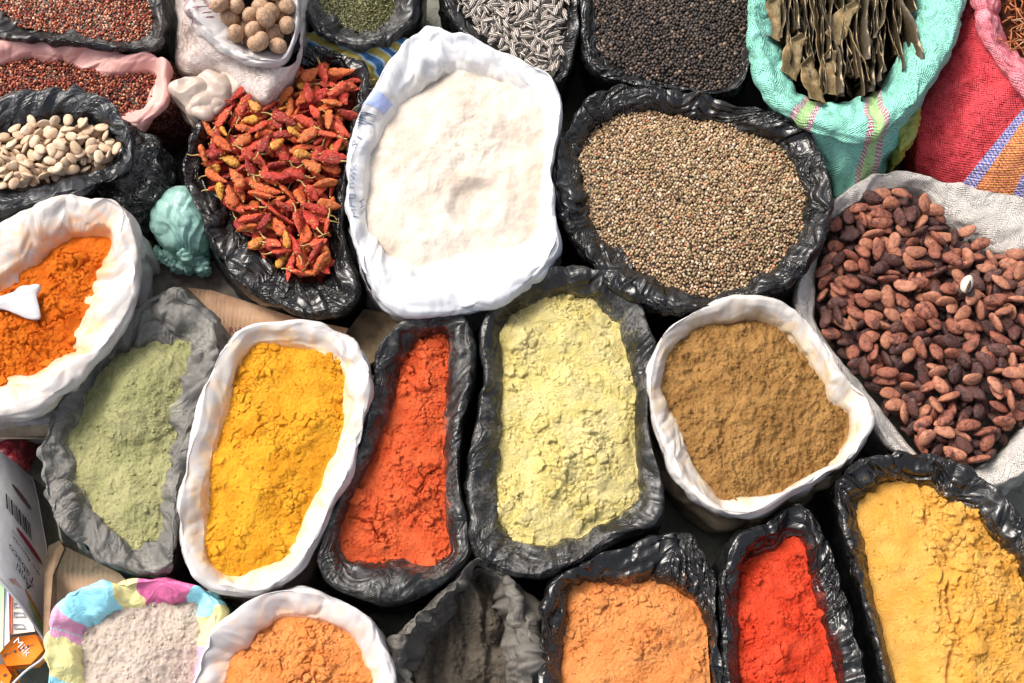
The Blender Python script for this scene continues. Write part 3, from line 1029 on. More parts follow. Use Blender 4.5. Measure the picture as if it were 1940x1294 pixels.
def chilli_template(seed):
    rng = np.random.default_rng(seed)
    L = rng.uniform(0.021, 0.037)
    rr = rng.uniform(0.0048, 0.0072)
    n, k = 22, 14
    u = np.linspace(0, 1, n)
    bend = rng.uniform(-0.5, 0.9)
    ang = bend * (u - 0.3)
    x = np.cumsum(np.cos(ang)) * L / n
    y = np.cumsum(np.sin(ang)) * L / n
    prof = np.interp(u, [0, 0.05, 0.2, 0.45, 0.8, 0.95, 1], [0.25, 0.65, 0.95, 1.0, 0.6, 0.25, 0.03]) * rr
    an = np.linspace(0, 2 * np.pi, k, endpoint=False)
    U, A = np.meshgrid(u, an, indexing='xy')
    wrk = 1 + 0.55 * perlin(np.cos(A) * 1.6, np.sin(A) * 1.6, U * 6, seed) + 0.22 * np.sin(A * 3 + seed) * (0.5 + perlin(U * 4, A * 0, None, seed + 2))
    flat = rng.uniform(0.40, 0.70)
    Rr = prof[None, :] * wrk
    px = x[None, :] - np.sin(ang)[None, :] * np.cos(A) * Rr
    py = y[None, :] + np.cos(ang)[None, :] * np.cos(A) * Rr
    pz = np.sin(A) * Rr * flat
    V = np.stack([px, py, pz], -1)
    c = V.reshape(-1, 3).mean(0)
    V = V - c
    F = grid_faces(k, n, True)
    e = np.array([np.arange(k)[::-1] * n])
    st = np.array([[x[0], y[0], 0], [x[0] - 0.003, y[0] + 0.0005, 0.0005], [x[0] - 0.008, y[0] - 0.001 * bend, 0.001], [x[0] - 0.013, y[0] + 0.003 * bend, 0.0]]) - c
    return V.reshape(-1, 3), [F, e], st


def chm(name, c1, c2, dk):
    t = NT(name)
    r = t.n('ShaderNodeObjectInfo').outputs['Random']
    col = t.mix(r, c1, c2)
    col = t.mix(t.ramp(t.noise(120, 3, 0.6), 0.5, 0.72, 0, 0.75), col, dk)
    r1 = t.math('ABSOLUTE', t.math('SUBTRACT', t.noise(190, 3, 0.6, 1.2), 0.5))
    return t.done(col, 0.30, t.bump(r1, 0.0055, 1.0), 0.5)


CH = [chm('chilli_red', (0.52, 0.035, 0.020), (0.70, 0.10, 0.040), (0.34, 0.025, 0.015)),
      chm('chilli_orange', (0.70, 0.12, 0.03), (0.62, 0.17, 0.04), (0.35, 0.06, 0.02)),
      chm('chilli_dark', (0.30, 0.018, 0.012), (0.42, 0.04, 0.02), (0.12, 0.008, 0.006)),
      chm('chilli_yellow', (0.74, 0.36, 0.05), (0.70, 0.26, 0.04), (0.45, 0.10, 0.03))]
STEM = flat_mat('chilli_stem', (0.52, 0.38, 0.14), 0.7)
ct, cm, cs, cl, cfs = [], [], [], [], []
CLAB = ['red wrinkled dried chilli in the black plastic sack', 'orange wrinkled dried chilli in the black plastic sack', 'dark crimson dried chilli in the black plastic sack', 'yellowish orange dried chilli in the black plastic sack']
for k in range(12):
    v, f, st = chilli_template(100 + k)
    kk = [0, 1, 0, 2, 0, 1, 0, 0, 2, 1, 0, 3][k]
    cfs.append(f[0]); ct.append(v); cm.append(mesh_np('dried_chilli', v, f, CH[kk])); cl.append(CLAB[kk])
    if k % 2 == 0:
        so = tube('stem', st, 0.0009, STEM, None, None, 6, 10, [1.6, 1.1, 0.8, 0.9])
        cs.append(so.data)
        bpy.data.objects.remove(so)
    else:
        cs.append(None)
dr, hm6 = deposit(s6, [v for v in ct], 500, 6, 0.010, 0.50, 14, 0.0018, zoff=-0.028, grow=0.18)
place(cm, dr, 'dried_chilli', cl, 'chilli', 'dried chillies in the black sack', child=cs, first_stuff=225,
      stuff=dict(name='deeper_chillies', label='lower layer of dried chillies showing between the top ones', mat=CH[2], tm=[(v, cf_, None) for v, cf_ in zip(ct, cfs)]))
rng = np.random.default_rng(61)
cand = np.argwhere(hm6[3] & (hm6[2] < s6['zr'] + 0.02))
pk = cand[rng.integers(len(cand), size=420)]
tv0, tf0 = ICO1
n_ = len(pk)
cc0 = np.stack([hm6[0][pk[:, 0]], hm6[1][pk[:, 1]], hm6[2][pk[:, 0], pk[:, 1]]], -1)
VV = np.einsum('nij,kj->nki', rand_rot(rng, n_, 0.6), tv0 * np.array([0.0015, 0.0012, 0.0005])) + cc0[:, None, :]
ctr = cc0.mean(0)
o = mobj('chilli_seeds', mesh_np('chilli_seeds', VV.reshape(-1, 3) - ctr, (tf0[None] + (np.arange(n_) * len(tv0))[:, None, None]).reshape(-1, 3), flat_mat('chilli_seed', (0.62, 0.42, 0.14), 0.5, 0.3)), None, ctr)
tag(o, 'loose yellow seeds sprinkled over the red chillies', 'chilli seeds', None, 'stuff')
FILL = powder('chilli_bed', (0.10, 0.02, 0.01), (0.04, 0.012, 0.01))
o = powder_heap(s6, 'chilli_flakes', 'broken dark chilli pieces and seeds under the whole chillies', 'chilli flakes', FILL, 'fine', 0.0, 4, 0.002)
o.location.z -= 0.006

# --- black sack of pale beans
s3 = sack('black_sack', 'wide bluish black plastic sack of pale flat beans beside the pink sack', 'sack',
          [(-70, 240, -50, 300), (-20, 202, -20, 275), (50, 170, 30, 258), (145, 164, 85, 240), (210, 188, 140, 238), (245, 225, 190, 248), (258, 285, 221, 272), (242, 335, 219, 300), (165, 370, 150, 325), (80, 397, 80, 345), (0, 415, 20, 356), (-70, 425, -50, 352), (-120, 340, -90, 330)],
          0.185, 0.030, plastic('blue_black_plastic', (0.016, 0.018, 0.021), 0.30, 0.004, 42, 0.5, (0.13, 0.132, 0.14)), BODYBLACK, 'black', seed=15)


def bean_template(seed, L, Wd, H, wob=0.08, kink=0.0):
    V, F = ICO3
    d = 1 + wob * fbm(V[:, 0] * 1.3, V[:, 1] * 1.3, V[:, 2] * 1.3, seed, 2) + 0.03 * ridge(V[:, 0] * 1.2, V[:, 1] * 3, V[:, 2] * 3, seed + 4, 1)
    S = V * np.array([L, Wd, H]) * d[:, None]
    S[:, 1] += kink * (S[:, 0] / L) ** 2 * L
    S[:, 1] *= 1 - 0.10 * (S[:, 0] / L)
    return S, F


tn = NT('pale_bean_skin')
rr_ = tn.n('ShaderNodeObjectInfo').outputs['Random']
tn.done(tn.mix(tn.ramp(tn.noise(160, 3), 0.45, 0.7, 0, 0.6), tn.mix(rr_, (0.56, 0.38, 0.24), (0.66, 0.52, 0.37)), (0.40, 0.23, 0.13)), 0.55, tn.bump(tn.noise(300, 3, 0.6), 0.001, 0.6), 0.4)
bt = [bean_template(60 + k, 0.0077 + 0.0008 * (k % 3), 0.0058, 0.0025, 0.1, 0.1 * (k - 2) / 2) for k in range(5)]
bm_ = [mesh_np('pale_bean', v, f, tn.m) for v, f in bt]
dr, _ = deposit(s3, [v[::3] for v, f in bt], 230, 8, 0.010, 0.5, 12, 0.0015, zoff=-0.010, grow=0.25)
place(bm_, dr, 'pale_bean', ['pale cream flat bean in the bluish black plastic sack'] * 5, 'bean', 'pale beans in the bluish black sack')
o = powder_heap(s3, 'bean_bed', 'bed under the pale beans, coloured dark as the shade between the upper ones', 'beans', powder('bean_bed', (0.16, 0.11, 0.07), (0.07, 0.05, 0.035)), 'fine', 0.0, 5, 0.002)  # shade between the beans is put into the dark bed colour
o.location.z -= 0.004

# --- lump of black bag, onion, tied green bag
o, G, b = pillow('tied_black_bag', [(225, 250), (285, 258), (318, 298), (327, 348), (312, 388), (275, 415), (225, 425), (190, 380), (205, 300)], 0.11, 0.045, BLACK, 7, 0.004, 0.03)
tag(o, 'bulging glossy black bag behind the sack of pale beans', 'bag')
o, G, b = pillow('onion', [(255, 440), (275, 437), (290, 455), (292, 480), (280, 503), (262, 506), (245, 480)], 0.05, 0.02, flat_mat('onion_skin', (0.42, 0.22, 0.10), 0.35, 0.25), 9, 0.0006, 0.02)
tag(o, 'brown round onion beside the white sack of orange powder', 'onion')
GRB = plastic('green_thin_plastic', (0.40, 0.68, 0.60), 0.25, 0.0022, 45, 0.4, (0.62, 0.82, 0.76), None, 0.35)
root = empty('tied_green_bag', P((345, 420), 0.0))
tag(root, 'small mint green plastic bag tied with a knot lying on the floor', 'bag')
bb = np.array(root.location)
pillow('bag_bulb', [(322, 365), (345, 358), (372, 363), (398, 388), (404, 425), (390, 460), (362, 478), (330, 472), (300, 455), (286, 425), (297, 388)], 0.10, 0.040, GRB, 8, 0.0016, 0.03, 0.01, root, base=bb, inset=0.03, pleat=(350, 482))
pillow('knot', [(338, 470), (352, 466), (364, 474), (364, 488), (352, 494), (338, 488)], 0.10, 0.010, GRB, 9, 0.0012, 0.008, 0.05, root, 120, 36, bb)
pillow('bag_tail', [(298, 470), (338, 482), (348, 496), (338, 512), (312, 500), (290, 480)], 0.075, 0.006, GRB, 10, 0.0025, 0.008, 0.055, root, 120, 36, bb)
pillow('bag_tail', [(350, 488), (372, 482), (392, 490), (396, 510), (384, 518), (368, 510), (356, 515), (338, 508)], 0.080, 0.008, GRB, 11, 0.0025, 0.008, 0.06, root, 140, 36, bb)

# --- flour sack
FLW = white_sheet('white_flour_sack', (0.84, 0.86, 0.90), (0.86, 0.82, 0.76), 0.0009, 28, 0.08, 0.4, (0.78, 0.80, 0.86), 0.15)
s7 = sack('white_sack', 'largest bright white sack, filled with pale flour, handwriting on its rolled edge', 'sack',
          [(800, 57, 820, 152), (863, 62, 870, 140), (930, 86, 925, 150), (1000, 122, 975, 175), (1055, 162, 1020, 215), (1068, 228, 1030, 265), (1052, 300, 1028, 320), (1048, 350, 1022, 385), (1062, 425, 1012, 440), (1064, 480, 985, 462), (1024, 532, 935, 468), (962, 577, 885, 470), (890, 600, 850, 476), (830, 603, 808, 502), (760, 597, 770, 494), (704, 558, 730, 470), (676, 490, 708, 440), (657, 420, 700, 395), (651, 350, 702, 345), (660, 280, 715, 290), (680, 205, 740, 230), (735, 120, 775, 188)],
          0.190, 0.030, FLW, white_sheet('white_flour_sack_body', (0.70, 0.68, 0.68), None, 0.002, 30, 0.05), 'white', seed=31, near=0.35)
INK = flat_mat('blue_grey_ink', (0.16, 0.22, 0.34), 0.6)
rim_text(s7, 'MHJ.nwk', 16.9, 18.4, 0.60, 0.50, INK)
rim_text(s7, 'SM', 17.0, 17.4, 0.72, 0.64, INK)
rim_text(s7, 'Py', 18.95, 19.25, 0.56, 0.42, INK)
rim_text(s7, 'NMMW', 19.55, 19.85, 0.66, 0.42, INK)
rim_patch(s7, 'printed_patch', 20.0, 20.42, 0.30, 0.74, flat_mat('pale_blue_print', (0.42, 0.50, 0.80), 0.5, 0.05))


def flour_extra(X, Y, D):
    c1 = P((900, 390), s7['zc']); c2 = P((895, 270), s7['zc'])
    d1 = np.hypot((X - c1[0]), (Y - c1[1])) / 0.038
    d2 = np.hypot((X - c2[0]), (Y - c2[1]) * 0.9) / 0.04
    z = -0.007 * sstep(1.0, 0.55, d1) - 0.002 * sstep(1, 0.6, d2) * (fbm(X / 0.01, Y / 0.01, seed=5) + 0.6)
    return z


powder_heap(s7, 'white_flour', 'smooth cream white flour filling the largest white sack', 'flour', powder('flour', (0.62, 0.56, 0.48), (0.53, 0.44, 0.36), fine=0.0001, soft=0.2, big=16), 'smooth', 0.010, 31, 0.0011, extra=flour_extra)

# --- coriander sack
s8 = sack('black_sack', 'wide round black plastic sack full of tan coriander seeds', 'sack',
          [(1180, 162, 1195, 226), (1260, 168, 1260, 222), (1370, 190, 1340, 240), (1470, 218, 1410, 257), (1535, 250, 1465, 284), (1562, 300, 1495, 325), (1577, 370, 1515, 375), (1572, 440, 1510, 430), (1545, 495, 1488, 472), (1500, 545, 1440, 518), (1420, 578, 1380, 546), (1330, 600, 1320, 548), (1240, 592, 1255, 526), (1160, 552, 1200, 488), (1100, 490, 1150, 440), (1062, 420, 1120, 395), (1040, 345, 1105, 345), (1045, 295, 1104, 300), (1072, 235, 1118, 262), (1115, 185, 1150, 240)],
          0.180, 0.030, BLACK, BODYBLACK, 'black', seed=16)
grains(s8, 'coriander_seeds', 'heap of tiny round tan coriander seeds in the wide black sack', 'coriander seeds', MSEED, 0.00195, 0.0039,
       [(0.36, 0.24, 0.13, 5), (0.50, 0.36, 0.22, 4), (0.24, 0.15, 0.08, 4), (0.45, 0.18, 0.09, 0.5), (0.34, 0.30, 0.15, 0.6), (0.62, 0.52, 0.40, 0.7)], 0.018, 4, (1, 1, 0.95), ICO1, under=(0.03, 0.018, 0.01), jz=0.7)
rng = np.random.default_rng(77)
for k in range(26):
    q = s8['inner'].mean(0) + rng.uniform(-0.09, 0.09, 2) * np.array([1.1, 0.85])
    a = rng.uniform(0, 3.14); ln = rng.uniform(0.006, 0.014)
    dv_ = np.array([math.cos(a), math.sin(a), 0]) * ln / 2
    z = s8['zc'] + 0.018 + 0.008
    c = np.array([q[0], q[1], z])
    o = tube('dry_stalk', [c - dv_, c + np.array([rng.normal(0, .001), rng.normal(0, .001), 0.001]), c + dv_], 0.0004, STEM, None, c, 5, 8)
    tag(o, 'thin straw coloured stalk lying on the coriander seeds', 'stalk', 'stalks on the coriander seeds')

# --- black pepper
s9 = sack('black_sack', 'black plastic sack of black peppercorns at the top edge beside the turquoise sack', 'sack',
          [(1095, -60, 1132, -60), (1096, 50, 1133, 50), (1105, 120, 1148, 108), (1132, 155, 1180, 125), (1190, 167, 1230, 138), (1260, 176, 1290, 152), (1340, 188, 1345, 164), (1400, 178, 1385, 155), (1425, 120, 1402, 110), (1427, 40, 1414, 40), (1427, -60, 1418, -60), (1380, -160, 1370, -130), (1250, -180, 1250, -150), (1140, -150, 1160, -125)],
          0.160, 0.024, BLACK, BODYBLACK, 'black', seed=17)
grains(s9, 'peppercorns', 'heap of small black peppercorns in the sack left of the turquoise one', 'peppercorns', MSEED, 0.0023, 0.0045,
       [(0.028, 0.020, 0.017, 6), (0.06, 0.042, 0.032, 3), (0.13, 0.085, 0.06, 1), (0.25, 0.17, 0.12, 0.3)], 0.012, 5, (1, 1, 0.95), ICO2, under=(0.01, 0.008, 0.007))

# --- striped seeds
s10 = sack('black_sack', 'black plastic sack of grey striped sunflower seeds behind the large white sack', 'sack',
           [(825, -40, 866, -40), (840, 20, 876, 20), (865, 62, 900, 52), (905, 95, 935, 88), (965, 125, 980, 114), (1015, 155, 1020, 132), (1062, 168, 1046, 142), (1090, 120, 1058, 105), (1100, 50, 1063, 50), (1103, -40, 1066, -40), (1080, -120, 1040, -100), (960, -150, 960, -120), (860, -120, 890, -95)],
           0.158, 0.024, BLACK, BODYBLACK, 'black', seed=18)
tn = NT('striped_seed_shell')
tx = tn.n('ShaderNodeSeparateXYZ')
tn.l(tn.tc.outputs['Object'], tx.inputs[0])
st_ = tn.math('SINE', tn.math('MULTIPLY', tx.outputs[1], 2900.0))
rr_ = tn.n('ShaderNodeObjectInfo').outputs['Random']
tn.done(tn.mix(tn.ramp(st_, -0.2, 0.5), (0.085, 0.065, 0.055), tn.mix(rr_, (0.50, 0.44, 0.38), (0.62, 0.56, 0.49))), 0.5, tn.bump(tn.noise(200, 2), 0.0008, 0.5), 0.4)


def seed_template(seed, L, Wd, H):
    V, F = ICO2
    x = V[:, 0]
    w = np.sqrt(np.clip(1 - x ** 2, 0, 1)) + 1e-6
    ww = np.interp(x, [-1, -0.6, 0.1, 0.7, 1], [0.25, 0.85, 1.0, 0.5, 0.05])
    S = np.stack([x * L, V[:, 1] / w * ww * Wd, V[:, 2] / w * ww * H * 0.9], -1)
    S[np.abs(x) > 0.999, 1:] = 0
    return S, F


sd = [seed_template(k, 0.0082 + 0.0007 * k, 0.0030 + 0.0002 * k, 0.0018) for k in range(4)]
sm = [mesh_np('sunflower_seed', v, f, tn.m) for v, f in sd]
dr, _ = deposit(s10, [v for v, f in sd], 430, 10, 0.010, 0.5, 10, 0.0014)
place(sm, dr, 'sunflower_seed', ['grey and white striped sunflower seed in the black sack'] * 4, 'seed', 'sunflower seeds in the black sack', first_stuff=135,
      stuff=dict(name='deeper_sunflower_seeds', label='lower layer of striped sunflower seeds under the top ones', mat=tn.m, tm=[(v, f, None) for v, f in sd]))

# --- green herb
s11 = sack('black_sack', 'black plastic sack of crushed green herb at the top edge over a blue striped cloth', 'sack',
           [(562, -40, 595, -40), (565, 20, 618, 0), (590, 62, 645, 24), (640, 90, 668, 40), (700, 98, 690, 47), (750, 84, 718, 40), (787, 55, 738, 15), (805, 0, 752, -20), (805, -60, 760, -60), (750, -130, 720, -110), (640, -130, 640, -110), (575, -100, 600, -85)],
           0.165, 0.024, BLACK_DULL, BODYBLACK, 'black', seed=19)
grains(s11, 'crushed_herb', 'heap of crushed green dried herb in the top black sack', 'dried herb', MSEED, 0.0021, 0.0032,
       [(0.17, 0.17, 0.06, 4), (0.27, 0.26, 0.11, 3), (0.09, 0.10, 0.035, 3), (0.38, 0.36, 0.20, 1)], 0.012, 6, (1.5, 0.5, 0.25), ICO1, under=(0.06, 0.06, 0.02))
tn = NT('blue_yellow_stripe_cloth')
tx = tn.n('ShaderNodeSeparateXYZ')
tn.l(tn.tc.outputs['Object'], tx.inputs[0])
st_ = tn.math('SINE', tn.math('ADD', tn.math('MULTIPLY', tx.outputs[0], 150.0), tn.math('MULTIPLY', tx.outputs[1], 260.0)))
cc = tn.mix(tn.ramp(st_, -0.5, -0.3), (0.06, 0.18, 0.42), (0.45, 0.62, 0.74))
cc = tn.mix(tn.ramp(st_, 0.35, 0.45), cc, (0.48, 0.40, 0.10))
tn.done(cc, 0.7, tn.bump(tn.noise(120, 3, 0.6), 0.002, 0.8), 0.2)
o, G, b = pillow('striped_bag', [(560, 60), (600, 68), (660, 88), (720, 98), (775, 80), (765, 105), (735, 122), (695, 134), (645, 116), (590, 92)], 0.12, 0.015, tn.m, 12, 0.003, 0.02)
tag(o, 'blue and yellow striped bag squeezed between the herb sack and the chillies', 'bag')


# --- turquoise woven sack with leaves
def teal_col(t, sx, h):
    pr = t.n('ShaderNodeUVMap', uv_map='Pair')
    s2_ = t.n('ShaderNodeSeparateXYZ')
    t.l(pr.outputs[0], s2_.inputs[0])
    u = t.math('MULTIPLY', s2_.outputs[0], 15.0)
    base = t.mix(t.ramp(t.noise(300, 3, 0.7), 0.4, 0.65, 0, 0.5), (0.30, 0.70, 0.56), (0.20, 0.56, 0.44))
    ck = t.math('GREATER_THAN', t.math('MULTIPLY', t.math('SINE', t.math('MULTIPLY', sx.outputs[0], 1250.0)), t.math('SINE', t.math('MULTIPLY', sx.outputs[1], 1250.0))), 0.0)
    out = base
    for c, w in ((4.05, 0.62), (6.35, 0.66)):
        d = t.math('ABSOLUTE', t.math('SUBTRACT', u, c))
        out = t.mix(t.math('LESS_THAN', d, w * 0.5), out, (0.45, 0.70, 0.30))
        e = t.math('LESS_THAN', t.math('ABSOLUTE', t.math('SUBTRACT', d, w * 0.42)), w * 0.15)
        out = t.mix(e, out, t.mix(ck, (0.55, 0.72, 0.58), (0.55, 0.10, 0.22)))
    return out


TEAL = weave('turquoise_weave', teal_col)
s13 = sack('turquoise_woven_sack', 'turquoise woven sack with pink and lime stripes holding long dried leaves', 'sack',
           [(1425, -60, 1450, -60), (1418, 40, 1465, 40), (1425, 130, 1492, 110), (1452, 192, 1505, 160), (1510, 237, 1540, 185), (1570, 265, 1590, 190), (1640, 274, 1640, 178), (1700, 242, 1675, 155), (1752, 185, 1700, 110), (1797, 110, 1725, 50), (1822, 30, 1745, -10), (1835, -60, 1755, -60), (1790, -170, 1720, -140), (1620, -200, 1610, -160), (1480, -170, 1500, -140)],
           0.205, 0.035, TEAL, None, 'woven', seed=20, near=0.5,
           foot=[(1440, -60, .1), (1440, 40, .1), (1450, 140, .1), (1490, 235, .1), (1530, 310, .1), (1572, 372, .1), (1612, 382, .1), (1662, 335, .1), (1712, 262, .1), (1750, 180, .1), (1790, 70, .1), (1800, -60, .1), (1780, -180, .1), (1620, -220, .1), (1480, -180, .1)])
tn = NT('dried_leaf')
rr_ = tn.n('ShaderNodeObjectInfo').outputs['Random']
cc = tn.mix(rr_, (0.060, 0.042, 0.020), (0.028, 0.022, 0.011))
uvl = tn.n('ShaderNodeUVMap', uv_map='UVMap')
sxl = tn.n('ShaderNodeSeparateXYZ')
tn.l(uvl.outputs[0], sxl.inputs[0])
cc = tn.mix(tn.ramp(tn.math('ADD', sxl.outputs[1], tn.math('MULTIPLY', tn.math('SUBTRACT', tn.noise(60, 2), 0.5), 0.3)), 0.985, 1.06), cc, (0.52, 0.40, 0.24))
tn.done(tn.mix(tn.ramp(tn.noise(40, 3, 0.6), 0.56, 0.72), cc, (0.17, 0.105, 0.05)), 0.55, tn.bump(tn.noise(90, 3, 0.6, 1.0), 0.003, 0.8), 0.4)
tn2 = NT('pale_dried_leaf')
tn2.done(tn2.mix(tn2.ramp(tn2.noise(50, 3, 0.6), 0.42, 0.65), (0.16, 0.115, 0.05), (0.30, 0.20, 0.09)), 0.55, tn2.bump(tn2.noise(90, 3, 0.6, 1.0), 0.003, 0.8), 0.4)


def leaf_mesh(seed, L, Hh, mat, name='dried_leaf'):
    """a dried leaf standing on its edge, long axis Y, height Z, curled and ragged"""
    rng = np.random.default_rng(seed)
    n, m = 60, 14
    u, w = np.meshgrid(np.linspace(0, 1, n), np.linspace(0, 1, m), indexing='ij')
    edge = np.interp(u, [0, 0.1, 0.5, 0.9, 1], [0.35, 0.8, 1, 0.8, 0.3]) * (1 + 0.25 * perlin(u * 5, u * 0 + seed, None, seed))
    y = (u - 0.5) * L
    z = -(1 - w) * Hh * edge
    x = 0.008 * perlin(u * 2.2, w * 0.8, None, seed + 1) + 0.005 * perlin(u * 6, w * 2, None, seed + 2) + 0.012 * (w - 0.5) * rng.uniform(-1, 1) + 0.012 * np.sin(w * 3) * rng.uniform(-0.5, 0.5)
    z = z + 0.006 * perlin(u * 3, u * 0 + 3.3, None, seed + 4)
    th = 0.00035
    A = np.stack([x, y, z], -1)
    nn = normals_grid(A, False)
    # rolled top edge catches the light
    roll = sstep(0.86, 1.0, w) * rng.uniform(0.001, 0.004)
    A = A + nn * roll[..., None]
    V = np.concatenate([(A + nn * th).reshape(-1, 3), (A - nn * th).reshape(-1, 3)])
    F = grid_faces(n, m, False)
    k = n * m
    top = np.arange(n) * m + m - 1
    rim = np.stack([top[:-1], top[1:], top[1:] + k, top[:-1] + k], -1)
    bot = np.arange(n) * m
    rim2 = np.stack([bot[1:], bot[:-1], bot[:-1] + k, bot[1:] + k], -1)
    uvl = np.tile(np.stack([u, w], -1).reshape(-1, 2), (2, 1))
    return mesh_np(name, V, np.concatenate([F, F[:, ::-1] + k, rim, rim2]), mat, uvl)


lm = [leaf_mesh(200 + k, 0.14 + 0.015 * (k % 4), 0.06, tn2.m if k % 15 == 0 else tn.m) for k in range(15)]
rng = np.random.default_rng(5)
ns = 54
for k in range(ns):
    fx = (k + rng.uniform(0.2, 0.8)) / ns
    px = 1468 + fx * 246
    row = k % 3
    ylim = np.interp(px, [1450, 1490, 1530, 1600, 1660, 1700, 1745], [60, 120, 165, 178, 160, 110, 20])
    py = ylim - 100 - row * 26 + rng.uniform(-14, 6)
    w = P((px, py), 0.183 + rng.uniform(-0.012, 0.012))
    o = bpy.data.objects.new('dried_leaf', lm[k % 15])
    pale = (k % 15) == 0
    o.location = w
    o.rotation_euler = (rng.uniform(-0.10, 0.10), rng.normal(-0.27, 0.14), rng.normal(0, 0.10) - (px - 1600) / 1800)
    link(o)
    lb = 'pale tan dried leaf standing on edge in the turquoise sack' if pale else 'dark olive brown dried leaf standing on edge in the turquoise sack'
    tag(o, lb, 'leaf', 'pale dried leaves in the turquoise sack' if pale else 'dark dried leaves in the turquoise sack')
fl = leaf_mesh(333, 0.062, 0.018, tn2.m)
for lab, px, py, rz, ry in (('broad tan leaf piece lying flat on top at the front of the turquoise sack', 1552, 148, 0.22, 1.2), ('small folded brown leaf at the left inside the turquoise sack', 1475, 30, -0.1, 1.0), ('curled brown leaf lying across the upper middle of the bundle', 1605, 40, -0.5, 0.9),
                             ('narrow folded leaf scrap at the left front of the bundle', 1515, 105, -0.25, 1.1),
                             ('torn brown leaf tip in the front middle of the turquoise sack', 1585, 135, 0.1, 0.8)):
    o = bpy.data.objects.new('dried_leaf', fl)
    o.location = P((px, py), 0.195)
    o.rotation_euler = (0.1, ry, rz)
    link(o); tag(o, lab, 'leaf')
o = powder_heap(s13, 'leaf_litter', 'dark crumbs of leaf at the bottom of the turquoise sack', 'leaf litter', powder('leaf_litter', (0.03, 0.025, 0.012), (0.012, 0.01, 0.006)), 'fine', 0.0, 5, 0.003)
o.location.z -= 0.03


# --- red woven sack
def red_col(t, sx, h):
    ob = t.n('ShaderNodeSeparateXYZ')
    t.l(t.tc.outputs['Object'], ob.inputs[0])
    base = t.mix(t.ramp(t.noise(40, 4, 0.7), 0.4, 0.65), (0.66, 0.06, 0.075), (0.44, 0.025, 0.035))
    pr = t.n('ShaderNodeUVMap', uv_map='Pair')
    s2_ = t.n('ShaderNodeSeparateXYZ')
    t.l(pr.outputs[0], s2_.inputs[0])
    base = t.mix(t.ramp(s2_.outputs[1], 0.12, 0.45), base, t.mix(t.ramp(t.noise(60, 3), 0.4, 0.6), (0.80, 0.30, 0.34), (0.74, 0.18, 0.22)))
    # printed band on the body: orange between blue lines
    u = t.math('MULTIPLY', s2_.outputs[0], 10.0)
    on = t.math('LESS_THAN', s2_.outputs[1], 0.0)
    ck = t.math('GREATER_THAN', t.math('MULTIPLY', t.math('SINE', t.math('MULTIPLY', sx.outputs[0], 1300.0)), t.math('SINE', t.math('MULTIPLY', sx.outputs[1], 1300.0))), 0.0)
    d = t.math('ABSOLUTE', t.math('SUBTRACT', u, 3.55))
    b1 = t.math('MULTIPLY', t.math('LESS_THAN', d, 0.27), on)
    b2 = t.math('MULTIPLY', t.math('LESS_THAN', t.math('ABSOLUTE', t.math('SUBTRACT', d, 0.27)), 0.075), on)
    out = t.mix(b1, base, t.mix(ck, (0.75, 0.36, 0.10), (0.62, 0.16, 0.10)))
    out = t.mix(b2, out, t.mix(ck, (0.12, 0.16, 0.42), (0.52, 0.42, 0.60)))
    return out


REDW = weave('red_weave', red_col)
s14 = sack('red_woven_sack', 'bright red woven sack with blue and orange checked band at the right edge', 'sack',
           [(1833, -60, 1888, -60), (1845, 30, 1900, 30), (1872, 105, 1916, 90), (1935, 190, 1965, 118), (2020, 215, 2020, 135), (2110, 170, 2090, 110), (2160, 50, 2110, 30), (2140, -80, 2090, -70), (2050, -170, 2020, -140), (1900, -160, 1930, -130)],
           0.200, 0.035, REDW, None, 'woven', seed=21,
           foot=[(1800, -60, .10), (1762, 120, .10), (1724, 240, .10), (1780, 352, .09), (1950, 405, .09), (2120, 380, .10), (2230, 200, .10), (2210, -50, .10), (2120, -160, .10), (1870, -160, .10)])
rng = np.random.default_rng(9)
TW = flat_mat('rusty_twig', (0.50, 0.17, 0.06), 0.6, 0.3)
TW2 = flat_mat('tan_twig', (0.62, 0.36, 0.20), 0.6, 0.3)
for k in range(60):
    c = P((1900 + rng.uniform(0, 70), rng.uniform(-40, 105)), 0.17 + rng.uniform(-0.012, 0.018))
    a = rng.uniform(0, 3.14); ln = rng.uniform(0.012, 0.03)
    dv_ = np.array([math.cos(a), math.sin(a), rng.uniform(-.3, .3)]) * ln / 2
    o = tube('dried_twig', [c - dv_, c + rng.normal(0, .003, 3), c + dv_ * 0.5 + rng.normal(0, .003, 3), c + dv_], 0.0009, TW2 if k % 4 == 0 else TW, None, c, 5, 14, [1, .8, 1.2, .5])
    tag(o, 'light tan dried twig in the red woven sack' if k % 4 == 0 else 'rusty red dried twig in the red woven sack', 'twig', 'tan twigs in the red sack' if k % 4 == 0 else 'rusty twigs in the red sack')
o = powder_heap(s14, 'twig_crumbs', 'dark crumbled pieces below the twigs in the red sack', 'crumbs', powder('twig_crumbs', (0.10, 0.03, 0.015), (0.03, 0.012, 0.01)), 'clumpy', 0.0, 5, 0.0015, amp=1.5)
o.location.z -= 0.01


# --- cocoa sack
def cream_col(t, sx, h):
    return t.mix(t.ramp(t.noise(25, 4, 0.65), 0.4, 0.7, 0, 0.6), (0.66, 0.62, 0.57), (0.48, 0.43, 0.38))


